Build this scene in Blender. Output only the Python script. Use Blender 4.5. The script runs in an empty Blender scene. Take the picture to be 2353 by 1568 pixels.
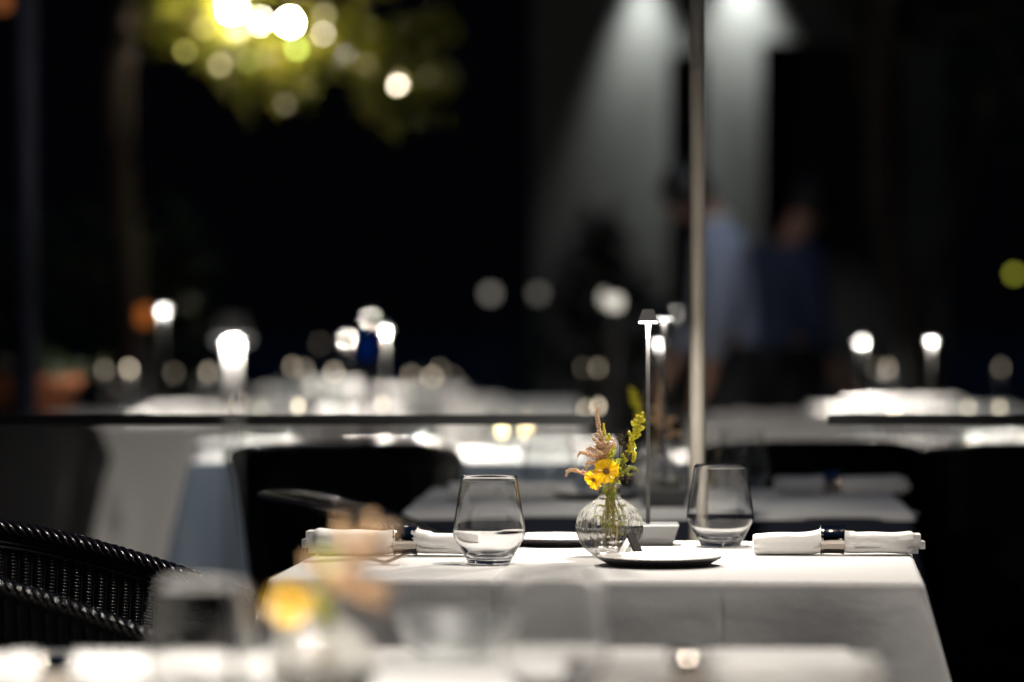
import bpy, math, random
from mathutils import Vector, Matrix
random.seed(7)
S = bpy.context.scene
COL = S.collection
PI = math.pi
CZ = 1.086            # eye height of the photographer
TZ = 0.75             # table top height

# ------------------------------------------------------------------ camera helpers
def X(xd, Z):         # a distance across for a column of the 2353 px wide view at depth Z
    return (xd - 1176.5) * 1.632 * Z / 14400.0
def Hh(yd, Z):        # a height for a row of that view at depth Z
    return CZ - (yd * 1.632 - 1120.0) / 14400.0 * Z
def DZ(yd, z=TZ):     # the depth at which a horizontal plane z meets a row
    return (CZ - z) * 14400.0 / (yd * 1.632 - 1120.0)

# ------------------------------------------------------------------ materials
def new_mat(name):
    m = bpy.data.materials.new(name); m.use_nodes = True
    nt = m.node_tree
    for n in list(nt.nodes): nt.nodes.remove(n)
    out = nt.nodes.new('ShaderNodeOutputMaterial')
    return m, nt, out
def N(nt, t, **kw):
    n = nt.nodes.new(t)
    for k, v in kw.items():
        try: n.inputs[k].default_value = v
        except Exception: setattr(n, k, v)
    return n
def principled(name, col, rough=0.6, metal=0.0, noise=None, bump=None, spec=0.5, sheen=0.0, sub=None):
    m, nt, out = new_mat(name)
    p = nt.nodes.new('ShaderNodeBsdfPrincipled')
    p.inputs['Base Color'].default_value = (*col, 1); p.inputs['Roughness'].default_value = rough
    p.inputs['Metallic'].default_value = metal
    p.inputs['Specular IOR Level'].default_value = spec
    if sheen: p.inputs['Sheen Weight'].default_value = sheen
    tc = nt.nodes.new('ShaderNodeTexCoord')
    if noise:
        sc, amt = noise
        n = nt.nodes.new('ShaderNodeTexNoise'); n.inputs['Scale'].default_value = sc; n.inputs['Detail'].default_value = 6
        nt.links.new(tc.outputs['Object'], n.inputs['Vector'])
        mr = nt.nodes.new('ShaderNodeMapRange')
        mr.inputs['From Min'].default_value = .3; mr.inputs['From Max'].default_value = .7
        mr.inputs['To Min'].default_value = 1 - amt; mr.inputs['To Max'].default_value = 1 + amt
        nt.links.new(n.outputs['Fac'], mr.inputs['Value'])
        mx = nt.nodes.new('ShaderNodeVectorMath'); mx.operation = 'SCALE'
        mx.inputs[0].default_value = col
        nt.links.new(mr.outputs['Result'], mx.inputs['Scale'])
        nt.links.new(mx.outputs['Vector'], p.inputs['Base Color'])
    if bump:
        last = None
        for sc, st, det in bump:
            n = nt.nodes.new('ShaderNodeTexNoise'); n.inputs['Scale'].default_value = sc; n.inputs['Detail'].default_value = det
            nt.links.new(tc.outputs['Object'], n.inputs['Vector'])
            b = nt.nodes.new('ShaderNodeBump'); b.inputs['Strength'].default_value = st; b.inputs['Distance'].default_value = .01
            nt.links.new(n.outputs['Fac'], b.inputs['Height'])
            if last: nt.links.new(last.outputs['Normal'], b.inputs['Normal'])
            last = b
        nt.links.new(last.outputs['Normal'], p.inputs['Normal'])
    nt.links.new(p.outputs[0], out.inputs[0])
    return m
def emit(name, col, strength):
    m, nt, out = new_mat(name)
    e = nt.nodes.new('ShaderNodeEmission'); e.inputs[0].default_value = (*col, 1); e.inputs[1].default_value = strength
    nt.links.new(e.outputs[0], out.inputs[0]); return m
def glass(name, clear, rough=0.0, tint=(1, 1, 1), ior=1.45):
    # clear = share of light that goes straight through (thin blown walls hardly bend it)
    m, nt, out = new_mat(name)
    g = nt.nodes.new('ShaderNodeBsdfGlass'); g.inputs['Roughness'].default_value = rough; g.inputs['IOR'].default_value = ior
    g.inputs['Color'].default_value = (*tint, 1)
    t = nt.nodes.new('ShaderNodeBsdfTransparent'); t.inputs[0].default_value = (*tint, 1)
    mx = nt.nodes.new('ShaderNodeMixShader'); mx.inputs[0].default_value = clear
    nt.links.new(g.outputs[0], mx.inputs[1]); nt.links.new(t.outputs[0], mx.inputs[2]); nt.links.new(mx.outputs[0], out.inputs[0])
    return m
def thin_glass(name, rough=.06, boost=1.0):
    m, nt, out = new_mat(name)
    gl = nt.nodes.new('ShaderNodeBsdfGlossy'); gl.inputs['Roughness'].default_value = rough
    t = nt.nodes.new('ShaderNodeBsdfTransparent'); t.inputs[0].default_value = (.97, .98, .98, 1)
    f = nt.nodes.new('ShaderNodeLayerWeight')
    pw = nt.nodes.new('ShaderNodeMath'); pw.operation = 'POWER'; pw.inputs[1].default_value = 4.0
    nt.links.new(f.outputs['Facing'], pw.inputs[0])
    mu = nt.nodes.new('ShaderNodeMath'); mu.operation = 'MULTIPLY_ADD'; mu.inputs[1].default_value = .85 * boost; mu.inputs[2].default_value = .05 * boost; mu.use_clamp = True
    nt.links.new(pw.outputs[0], mu.inputs[0])
    mx = nt.nodes.new('ShaderNodeMixShader')
    nt.links.new(mu.outputs[0], mx.inputs[0]); nt.links.new(t.outputs[0], mx.inputs[1]); nt.links.new(gl.outputs[0], mx.inputs[2])
    nt.links.new(mx.outputs[0], out.inputs[0]); return m
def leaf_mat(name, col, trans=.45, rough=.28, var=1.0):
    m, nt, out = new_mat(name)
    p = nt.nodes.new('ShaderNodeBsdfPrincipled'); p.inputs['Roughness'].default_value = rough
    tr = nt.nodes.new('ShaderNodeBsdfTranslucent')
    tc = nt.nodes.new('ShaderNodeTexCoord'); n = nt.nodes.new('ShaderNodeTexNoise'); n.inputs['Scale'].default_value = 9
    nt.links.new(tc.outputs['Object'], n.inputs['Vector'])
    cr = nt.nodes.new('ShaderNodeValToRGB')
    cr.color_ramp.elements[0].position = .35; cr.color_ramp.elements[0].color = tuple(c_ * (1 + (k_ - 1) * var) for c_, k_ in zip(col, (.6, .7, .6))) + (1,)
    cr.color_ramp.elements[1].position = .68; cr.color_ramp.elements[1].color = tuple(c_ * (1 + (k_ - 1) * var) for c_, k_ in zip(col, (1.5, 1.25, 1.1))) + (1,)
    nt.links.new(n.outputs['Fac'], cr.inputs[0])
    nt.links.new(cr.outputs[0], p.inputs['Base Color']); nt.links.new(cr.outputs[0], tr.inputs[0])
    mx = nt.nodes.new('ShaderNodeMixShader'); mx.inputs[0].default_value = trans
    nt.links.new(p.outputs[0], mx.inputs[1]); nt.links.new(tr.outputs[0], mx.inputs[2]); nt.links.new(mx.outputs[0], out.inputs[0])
    return m

M = {}
M['cloth'] = principled('white_linen', (.80, .785, .765), .85, noise=(6, .02), bump=[(7, .22, 3), (26, .10, 3), (700, .05, 2)], spec=.2, sheen=.15)
def iron_creases(m):
    nt = m.node_tree; p = [n for n in nt.nodes if n.type == 'BSDF_PRINCIPLED'][0]
    tc = nt.nodes.new('ShaderNodeTexCoord'); sx = nt.nodes.new('ShaderNodeSeparateXYZ'); nt.links.new(tc.outputs['Object'], sx.inputs[0])
    hs = []
    for ax, per in (('X', .137), ('Y', .128)):
        pp = nt.nodes.new('ShaderNodeMath'); pp.operation = 'PINGPONG'; pp.inputs[1].default_value = per
        nt.links.new(sx.outputs[ax], pp.inputs[0])
        mr = nt.nodes.new('ShaderNodeMapRange'); mr.interpolation_type = 'SMOOTHSTEP'; mr.inputs['From Max'].default_value = .006; nt.links.new(pp.outputs[0], mr.inputs['Value']); hs.append(mr)
    mul = nt.nodes.new('ShaderNodeMath'); mul.operation = 'MULTIPLY'; nt.links.new(hs[0].outputs[0], mul.inputs[0]); nt.links.new(hs[1].outputs[0], mul.inputs[1])
    b = nt.nodes.new('ShaderNodeBump'); b.inputs['Strength'].default_value = .22; b.inputs['Distance'].default_value = .004
    nt.links.new(mul.outputs[0], b.inputs['Height'])
    prev = p.inputs['Normal'].links[0].from_socket; nt.links.new(prev, b.inputs['Normal']); nt.links.new(b.outputs[0], p.inputs['Normal'])
iron_creases(M['cloth'])
M['shadecloth'] = principled('shaded_linen', (.03, .034, .052), .9, noise=(6, .1), bump=[(9, .2, 3)], spec=.15)  # second table's hanging cloth, its shade put into the colour
M['napkin'] = principled('napkin_cotton', (.80, .785, .765), .9, noise=(30, .02), bump=[(45, .25, 3), (1500, .08, 2)], spec=.15, sheen=.15)
M['chrome'] = principled('polished_silver', (.40, .36, .32), .09, 1.0, bump=[(60, .03, 2)])
M['steel'] = principled('brushed_steel', (.45, .43, .40), .28, 1.0, noise=(40, .08))
M['lamppole'] = principled('satin_lamp_pole', (.045, .044, .043), .42, .3, noise=(60, .05))
M['poleskin'] = principled('anodised_pole', (.46, .42, .36), .38, .25, noise=(12, .1))
M['lampmetal'] = principled('graphite_lamp_metal', (.10, .10, .10), .42, .35, noise=(60, .08))
M['lampbase'] = principled('grey_lamp_base', (.065, .065, .065), .5, .1, noise=(150, .05))
M['wicker'] = principled('black_wicker', (.008, .007, .007), .20, noise=(40, .3), spec=.7)
M['blackmetal'] = principled('black_painted_metal', (.004, .004, .005), .55, noise=(20, .2))
M['cushion'] = principled('charcoal_cushion', (.02, .02, .025), .95, noise=(40, .2))
M['plateblack'] = principled('black_stoneware', (.012, .010, .011), .35, noise=(50, .2))
M['plateglaze'] = principled('pale_glaze', (.74, .72, .69), .22, noise=(25, .05))
M['bowl'] = principled('white_porcelain', (.72, .71, .69), .2, noise=(25, .03))

M['glass'] = glass('clear_glass', .0)
M['glassbase'] = glass('solid_glass_foot', .12)
M['vaseglass'] = glass('ribbed_glass', .33, tint=(.985, .98, .955), ior=1.36)
M['thin'] = thin_glass('thin_glass', .05, 1.0)
M['thinbowl'] = thin_glass('bowl_glass', .5, 2.2)
M['acrylic'] = glass('clear_acrylic', .0, tint=(.97, .95, .93))
M['tentdark'] = principled('dark_brown_card', (.035, .028, .026), .5, noise=(60, .2))
M['floor'] = principled('dark_stone_paving', (.035, .034, .034), .6, noise=(3, .4), bump=[(14, .3, 6)])
M['wall'] = principled('grey_green_plaster', (.07, .075, .072), .9, noise=(2.5, .10), bump=[(40, .2, 5)])
M['void'] = principled('dark_room', (.006, .006, .007), .9, noise=(3, .2))
M['bark'] = principled('rough_bark', (.03, .02, .015), .95, noise=(14, .45), bump=[(30, .8, 6)])
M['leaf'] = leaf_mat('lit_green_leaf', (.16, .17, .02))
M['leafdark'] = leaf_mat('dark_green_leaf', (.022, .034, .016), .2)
M['skin'] = principled('skin', (.50, .27, .18), .55, noise=(30, .06))
M['hair'] = principled('dark_hair', (.008, .006, .005), .5, noise=(80, .4))
M['shirt'] = principled('pale_blue_shirt', (.42, .47, .62), .9, noise=(12, .06), bump=[(18, .5, 3)])
M['shirtb'] = principled('navy_blue_shirt', (.03, .045, .10), .9, noise=(12, .1), bump=[(18, .5, 3)])
M['collar'] = principled('white_collar', (.78, .76, .74), .9, noise=(12, .03))
M['trousers'] = principled('black_trousers', (.008, .008, .010), .9, noise=(12, .2))
M['terracotta'] = principled('terracotta', (.24, .07, .022), .8, noise=(14, .15))
M['bluepost'] = principled('blue_grey_post', (.02, .026, .06), .6, noise=(6, .15))
M['yellow'] = leaf_mat('yellow_petal', (.95, .66, .010), .4, var=.2)
M['flowereye'] = principled('brown_flower_eye', (.16, .07, .008), .8, noise=(600, .4))
M['pink'] = leaf_mat('faded_pink_floret', (.93, .70, .47), .45, var=.2)
M['peach'] = leaf_mat('peach_floret', (.44, .28, .15), .3, var=.2)
M['yellowsoft'] = leaf_mat('soft_yellow_petal', (.50, .31, .03), .2, var=.2)
M['gold'] = leaf_mat('yellow_green_floret', (.85, .77, .05), .4, var=.2)
M['green'] = leaf_mat('fresh_green', (.34, .38, .06), .4)
M['stem'] = leaf_mat('green_stem', (.36, .33, .07), .3)
M['dried'] = principled('dried_brown', (.045, .03, .018), .9, noise=(200, .4))
M['pinkwax'] = principled('grey_wax', (.2, .19, .18), .7, noise=(60, .1))
M['soil'] = principled('soil', (.03, .02, .015), .95, noise=(40, .4))

# ------------------------------------------------------------------ mesh builder
class MB:
    def __init__(s): s.v = []; s.f = []; s.mi = []; s.m = 0
    def add(s, vs, fs):
        b = len(s.v); s.v.extend([tuple(p) for p in vs])
        for f in fs: s.f.append(tuple(b + i for i in f)); s.mi.append(s.m)
    def lathe(s, prof, n=32, origin=(0, 0, 0), axis='z', ribs=None, capped=True):
        vs = []; fs = []; k = len(prof)
        for i in range(n):
            a = 2 * PI * i / n; ca, sa = math.cos(a), math.sin(a)
            for r, z in prof:
                rr = r
                if ribs: rr = r + ribs(a, r, z)
                p = (rr * ca, rr * sa, z)
                if axis == 'x': p = (p[2], p[0], p[1])
                vs.append((p[0] + origin[0], p[1] + origin[1], p[2] + origin[2]))
        for i in range(n):
            j = (i + 1) % n
            for q in range(k - 1): fs.append((i * k + q, j * k + q, j * k + q + 1, i * k + q + 1))
        if capped:
            if prof[0][0] > 1e-6: fs.append(tuple(i * k for i in reversed(range(n))))
            if prof[-1][0] > 1e-6: fs.append(tuple(i * k + k - 1 for i in range(n)))
        s.add(vs, fs)
    def tube(s, pts, r, n=8, cap=True):
        pts = [Vector(p) for p in pts]; K = len(pts)
        rs = r if isinstance(r, (list, tuple)) else [r] * K
        vs = []; fs = []
        t0 = (pts[1] - pts[0]).normalized()
        up = Vector((0, 0, 1)) if abs(t0.z) < .9 else Vector((1, 0, 0))
        nrm = (up - t0 * up.dot(t0)).normalized()
        for i in range(K):
            t = (pts[min(i + 1, K - 1)] - pts[max(i - 1, 0)])
            t = t.normalized() if t.length > 1e-9 else t0
            nrm = (nrm - t * nrm.dot(t))
            nrm = nrm.normalized() if nrm.length > 1e-9 else Vector((1, 0, 0))
            bi = t.cross(nrm)
            for q in range(n):
                a = 2 * PI * q / n
                vs.append(pts[i] + (nrm * math.cos(a) + bi * math.sin(a)) * rs[i])
        for i in range(K - 1):
            for q in range(n):
                w = (q + 1) % n
                fs.append((i * n + q, i * n + w, (i + 1) * n + w, (i + 1) * n + q))
        if cap:
            fs.append(tuple(reversed(range(n)))); fs.append(tuple((K - 1) * n + q for q in range(n)))
        s.add(vs, fs)
    def box(s, c, h, rot=None, taper=1.0):
        vs = []
        for dz in (-1, 1):
            k = 1.0 if dz < 0 else taper
            for dx, dy in ((-1, -1), (1, -1), (1, 1), (-1, 1)):
                p = Vector((dx * h[0] * k, dy * h[1] * k, dz * h[2]))
                if rot: p = rot @ p
                vs.append(p + Vector(c))
        s.add(vs, [(3, 2, 1, 0), (4, 5, 6, 7), (0, 1, 5, 4), (1, 2, 6, 5), (2, 3, 7, 6), (3, 0, 4, 7)])
    def rings(s, rings, cap0=True, cap1=True):
        n = len(rings[0]); vs = [p for r in rings for p in r]; fs = []
        for i in range(len(rings) - 1):
            for q in range(n):
                w = (q + 1) % n
                fs.append((i * n + q, i * n + w, (i + 1) * n + w, (i + 1) * n + q))
        if cap0: fs.append(tuple(reversed(range(n))))
        if cap1: fs.append(tuple((len(rings) - 1) * n + q for q in range(n)))
        s.add(vs, fs)
    def blob(s, c, r, squash=(1, 1, 1), rot=None):
        c = Vector(c); vs = []
        for lat, rr in ((.8, .6), (0, 1.0), (-.8, .6)):
            for q in range(6):
                a = 2 * PI * (q + lat * .5) / 6
                p = Vector((rr * math.cos(a) * squash[0], rr * math.sin(a) * squash[1], lat * squash[2])) * r
                if rot: p = rot @ p
                vs.append(c + p)
        fs = [(0, 1, 2, 3, 4, 5), (17, 16, 15, 14, 13, 12)]
        for L in range(2):
            for q in range(6):
                w = (q + 1) % 6
                fs.append((L * 6 + q, (L + 1) * 6 + q, (L + 1) * 6 + w, L * 6 + w))
        s.add(vs, fs)
    def leaf(s, c, d, nrm, L, W):
        d = d.normalized(); sd = d.cross(nrm)
        sd = sd.normalized() if sd.length > 1e-6 else Vector((1, 0, 0))
        nn = sd.cross(d)
        pts = [c, c + d * L * .35 + sd * W * .5 + nn * W * .12, c + d * L * .75 + sd * W * .38 + nn * W * .08, c + d * L - nn * L * .08,
               c + d * L * .75 - sd * W * .38 + nn * W * .08, c + d * L * .35 - sd * W * .5 + nn * W * .12, c + d * L * .5 - nn * W * .02]
        s.add(pts, [(0, 1, 6), (1, 2, 6), (2, 3, 6), (3, 4, 6), (4, 5, 6), (5, 0, 6)])
    def build(s, name, mats, parent=None, smooth=True, loc=None, angle=None):
        me = bpy.data.meshes.new(name); me.from_pydata(s.v, [], s.f)
        mats = mats if isinstance(mats, (list, tuple)) else [mats]
        for m in mats: me.materials.append(m)
        if len(mats) > 1: me.polygons.foreach_set('material_index', s.mi)
        if smooth:
            me.polygons.foreach_set('use_smooth', [True] * len(me.polygons))
            if angle: me.set_sharp_from_angle(angle=math.radians(angle))
        me.update()
        o = bpy.data.objects.new(name, me); COL.objects.link(o)
        if parent: o.parent = parent
        if loc: o.location = loc
        return o

def tag(o, label, cat, group=None, kind=None):
    if label: o['label'] = label
    if cat: o['category'] = cat
    if group: o['group'] = group
    if kind: o['kind'] = kind
    return o
def thing(name, loc=(0, 0, 0), rz=0):
    o = bpy.data.objects.new(name, None); COL.objects.link(o); o.location = loc; o.rotation_euler = (0, 0, rz); o.empty_display_size = .05
    return o
def kids(o): return [c for c in bpy.data.objects if c.parent == o]
CHILD = {}
def copy_tree(o, loc, rz=0, label=None, scale=None, parent=None):
    c = o.copy(); COL.objects.link(c); c.parent = parent
    if parent is None:
        c.location = loc; c.rotation_euler = (0, 0, rz)
        if scale: c.scale = (scale,) * 3
        if label: c['label'] = label
    for k in kids(o):
        copy_tree(k, None, parent=c)
    return c

# ------------------------------------------------------------------ ground
g = MB()
g.add([(-60, -20, 0), (60, -20, 0), (60, 90, 0), (-60, 90, 0)], [(0, 1, 2, 3)])
tag(g.build('ground', M['floor'], smooth=False), None, None, kind='structure')

# ------------------------------------------------------------------ tablecloths
def perimeter(w, d, r, step=.012):
    pts = []   # (x, y, nx, ny, corner weight)
    cs = [(w - r, r, -PI / 2), (w - r, d - r, 0), (r, d - r, PI / 2), (r, r, PI)]
    def line(a, b, nx, ny):
        n = max(2, int(math.hypot(b[0] - a[0], b[1] - a[1]) / step)); L = math.hypot(b[0] - a[0], b[1] - a[1])
        for i in range(1, n):
            t = i / n; dd = min(t, 1 - t) * L
            pts.append((a[0] + (b[0] - a[0]) * t, a[1] + (b[1] - a[1]) * t, nx, ny, dd))
    line((r, 0), (w - r, 0), 0, -1)
    for ci, (cx, cy, a0) in enumerate(cs):
        for i in range(7):
            a = a0 + PI / 2 * i / 6
            pts.append((cx + r * math.cos(a), cy + r * math.sin(a), math.cos(a), math.sin(a), 0))
        if ci == 0: line((w, r), (w, d - r), 1, 0)
        if ci == 1: line((w - r, d), (r, d), 0, 1)
        if ci == 2: line((0, d - r), (0, r), -1, 0)
    return pts
def tablecloth(loc, rz, w, d, drop, label, flare=.10, seed=0, group='white tablecloths', mat='cloth', ex=.16):
    rnd = random.Random(seed); ph = [rnd.uniform(0, 6.28) for _ in range(6)]
    P = perimeter(w, d, .012); n = len(P); rings = []
    er = .009
    for k in range(4):
        a = PI / 2 * k / 3
        rings.append([(x - nx * er * (1 - math.sin(a)), y - ny * er * (1 - math.sin(a)), -er * (1 - math.cos(a))) for x, y, nx, ny, dd in P])
    K = 16
    for k in range(1, K + 1):
        t = k / K; ring = []
        for i, (x, y, nx, ny, dd) in enumerate(P):
            cw = math.exp(-(dd / .055) ** 2); dip = math.exp(-((dd - .13) / .06) ** 2)
            rip = .010 * math.sin(x * 13 + y * 11 + ph[0]) * t + .006 * math.sin(x * 29 + y * 31 + ph[1]) * t * t
            off = flare * drop * t + (ex * cw - .05 * dip) * drop * t ** 1.1 + rip * min(1, dd / .1 + .2)
            z = -er - (drop - er) * t * (1 + .30 * cw * t)
            ring.append((x + nx * off, y + ny * off, z))
        rings.append(ring)
    m = MB(); m.rings(rings, cap0=True, cap1=False)
    m.f = [tuple(reversed(f)) for f in m.f]
    o = m.build('tablecloth', M[mat], loc=loc, angle=None); o.rotation_euler = (0, 0, rz)
    tag(o, label, 'tablecloth', group); o.cycles.is_caustics_receiver = True
    return o
def table_under(loc, rz, w, d, label):
    t = thing('dining_table', (loc[0], loc[1], 0), rz)
    H = loc[2] - .004
    b = MB(); b.box((w / 2, d / 2, H - .0125), (w / 2 - .012, d / 2 - .012, .0115)); b.build('table_top', M['blackmetal'], t, smooth=False)
    for sx in (.05, w - .05):
        for sy in (.05, d - .05):
            l = MB(); l.box((sx, sy, (H - .025) / 2), (.02, .02, (H - .025) / 2)); l.build('leg', M['blackmetal'], t, smooth=False)
    tag(t, label, 'table', 'dining tables under the cloths')

R5 = math.radians(-4.4)
TB = {}
def table(key, x, Z, w, d, rz, drop, label, seed, z=TZ, under=None, flare=.10):
    TB[key] = (x, Z, rz, z)
    tablecloth((x, Z, z), rz, w, d, drop, label, flare, seed)
    if under: table_under((x, Z, z), rz, w, d, under)
table('focus', -.297, 4.617, .790, .745, R5, .42, 'white tablecloth of the sharply focused table with vase and two tumblers', 1,
      under='square dining table under the sharply focused white cloth', flare=.16)
table('front', -.50, 2.95, .815, .76, math.radians(-1), .40, 'white tablecloth of the blurred table at the bottom edge', 2,
      under='square dining table under the blurred cloth at the bottom edge')
table('second', -.176, 6.08, .812, .72, math.radians(-2.5), .013, 'dim white cloth top just behind the focused table, under a second ringed napkin', 3,
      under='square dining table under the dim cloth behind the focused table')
tablecloth((-.174, 6.082, TZ - .0025), math.radians(-2.5), .808, .716, .42, 'cloth hanging in painted dark shade from the dim table behind the focused one', .09, 13, group=None, mat='shadecloth')  # shaded hang of the white cloth, as a separate dark sheet
table('rail', -.668, 7.9, .83, .75, 0, .42, 'bright white tablecloth with bluish hanging side, carrying the glowing lamp behind the railing', 4,
      under='dining table under the bright cloth with bluish hanging side')
table('right', .673, 8.12, .80, .75, 0, .30, 'bright white tablecloth under the railing by the right edge', 5,
      under='dining table under the bright cloth by the right edge')
table('beige', -1.64, 10.0, .81, .75, 0, .36, 'white tablecloth hanging beige in warm light behind the left chair', 6, flare=.22,
      under='dining table under the warmly lit hanging cloth at the left')
table('side', .285, 7.95, .20, .42, 0, .25, 'small white cloth on the side table partly behind the metal pole', 7)
table('dim', .50, 10.0, .78, .8, 0, .35, 'dim greyish tablecloth beyond the gap in the railing, below the waiter', 8)
table('far_a', -1.10, 10.9, .80, .8, 0, .35, 'white tablecloth beyond the railing with tall tumblers, behind the foremost lamp glow', 9)
table('far_b', -.20, 11.9, .42, .8, 0, .35, 'white tablecloth beyond the railing to the right of the glowing railing lamp', 10)
table('far_c', -.95, 13.9, .78, .8, 0, .35, 'farthest white tablecloth in the middle of the dark garden', 11)
table('far_d', .93, 11.3, .62, .8, 0, .35, 'bright white tablecloth just above the right stretch of railing', 12)

# ------------------------------------------------------------------ lamps
def make_lamp(power, glow, warm=(1, .97, .92), light_col=(1, .94, .85)):
    t = thing('table_lamp')
    b = MB()
    def sq(h, z): return [(-h, -h, z), (h, -h, z), (h, h, z), (-h, h, z)]
    b.rings([sq(.0322, 0), sq(.0325, .001), sq(.0412, .0268), sq(.0416, .028), sq(.0405, .0287)])
    b.build('lamp_base', M['lampbase'], t, smooth=False)
    s_ = MB(); s_.box((0, 0, .1652), (.0027, .0027, .1367)); s_.build('pole', M['lamppole'], t, smooth=False)
    h = MB(); h.rings([sq(.0133, .3048), sq(.0078, .3208), sq(.0068, .3213)], cap0=False)
    h.rings([sq(.0133, .3048), sq(.0126, .3048), sq(.0076, .3196)], cap0=False, cap1=True)
    h.build('lamp_shade', M['lampmetal'], t, smooth=False)
    d = MB(); d.rings([sq(.0122, .3022), sq(.0124, .3026), sq(.0124, .3046)]); d.build('diffuser', emit('lamp_glow', warm, glow), t, smooth=False)
    L = bpy.data.lights.new('lamp_light', 'AREA'); L.shape = 'DISK'; L.size = .021; L.energy = power; L.color = light_col; L.cycles.is_caustics_light = True
    lo = bpy.data.objects.new('lamp_light', L); COL.objects.link(lo); lo.parent = t; lo.location = (0, 0, .3015)
    return t
def lamp(xd, Z, power, glow, label, z=TZ, scale=1.0, rz=0):
    t = make_lamp(power, glow); t.location = (X(xd, Z), Z, z); t.rotation_euler = (0, 0, rz); t.scale = (scale,) * 3
    tag(t, label, 'lamp', 'table lamps')
lamp(1489, 5.24, 9, 9, 'slim dark table lamp with tapered shade, in sharp focus behind the vase', rz=math.radians(-1.5))
lamp(535, 3.02, 6.5, .8, 'blurred table lamp glowing white at the back of the foremost table')
lamp(1526, 6.20, .5, 4, 'dim table lamp with a dark pole on the table behind the focused one')
lamp(887, 8.32, 22, 3, 'table lamp with big white glow on the bright table behind the railing', scale=.885)
lamp(1515, 8.15, 3, 4, 'short glowing lamp just right of the focused lamp pole', scale=.80)
lamp(2140, 8.55, 9, 8, 'rightmost of the two short lamps glowing over the bright right tables', scale=.80)
lamp(1980, 11.6, 9, 12, 'leftmost of the two short lamps glowing over the bright right tables', scale=.68)
lamp(375, 11.1, 9, 7, 'leftmost glowing lamp, beside the small orange light')
lamp(797, 11.5, 8, 9, 'lower of the two glowing lamps beside the big railing lamp', scale=.72)
lamp(850, 14.0, 8, 6, 'upper of the two glowing lamps beside the big railing lamp', scale=.87)
lamp(1552, 10.4, .35, 3, 'small dim lamp on the greyish table near the waiter', scale=.98)

# ------------------------------------------------------------------ tumblers
def tumbler_mesh(name, hero):
    o_ = [(.0245, .0), (.0268, .0008), (.0278, .003), (.0330, .0125), (.0395, .0240), (.0440, .0318), (.0455, .0355), (.0459, .0390),
          (.0456, .0430), (.0445, .052), (.0420, .068), (.0392, .086), (.0360, .105), (.0351, .1100)]
    i_ = [(.0340, .1100), (.0349, .105), (.0381, .086), (.0408, .068), (.0433, .052), (.0444, .0430), (.0446, .0392), (.0442, .0365),
          (.0425, .0325), (.0375, .0250), (.0305, .0150), (.0240, .0105), (.0140, .0092), (0, .0088)]
    m = MB(); m.lathe([(0, .0003)] + o_ + [(.0348, .1107), (.0343, .1107)] + i_, 64)
    m.mi = [0] * len(m.f)
    me_o = m.build(name, M['glass'] if hero else M['thin'])
    return me_o
TUM = {}
def tumbler(x, Z, label, hero=False, z=TZ):
    k = 'h' if hero else 't'
    if k not in TUM: o = TUM[k] = tumbler_mesh('tumbler', hero)
    else: o = TUM[k].copy(); COL.objects.link(o)
    o.location = (x, Z, z + .0005); o.rotation_euler = (0, 0, random.uniform(0, 6))
    if hero: o.cycles.is_caustics_caster = True
    tag(o, label, 'drinking glass', 'stemless tumblers')
tumbler(X(1124, 4.86), 4.86, 'clear stemless tumbler in focus between the left ringed napkin and the vase', True)
tumbler(X(1655, 5.20), 5.20, 'clear stemless tumbler in focus in front of the metal pole', True)
tumbler(X(465, 3.06), 3.06, 'blurred tumbler at the bottom left beside the dark wicker chair', True)
tumbler(X(1275, 3.20), 3.20, 'blurred tumbler with bright square glints at the bottom centre', True)
tumbler(X(1705, 6.54), 6.54, 'dark outlined tumbler on the dim second table right of the pole', False)
tumbler(X(1262, 6.5), 6.5, 'faint tumbler on the dim second table left of the flowers', False)
for k, (xd, Z, lab) in enumerate([
        (965, 8.45, 'tumbler with round glint on the bright railing table'), (685, 8.4, 'tumbler left of the big lamp on the railing table'),
        (1165, 8.2, 'tumbler near the right end of the bright railing table'), (600, 8.3, 'tumbler near the left end of the bright railing table'),
        (295, 11.0, 'tumbler on the far left table under the tallest stack of glints'), (480, 11.2, 'tumbler just left of the foremost blurred lamp'),
        (670, 11.2, 'tumbler on the far table between the two big lamp glows'), (765, 11.3, 'tumbler below the lower small lamp'),
        (960, 12.2, 'tumbler on the far table right of the big railing lamp'), (992, 12.5, 'second tumbler on the far table right of the big railing lamp'),
        (2225, 8.5, 'tumbler on the bright table at the right edge, left one'), (2300, 8.4, 'tumbler on the bright table at the right edge, right one'),
        (2040, 11.8, 'tumbler between the two short right lamps'), (1985, 8.4, 'tumbler under the right railing at the left corner of the cloth')]):
    tumbler(X(xd, Z), Z, lab)

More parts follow.
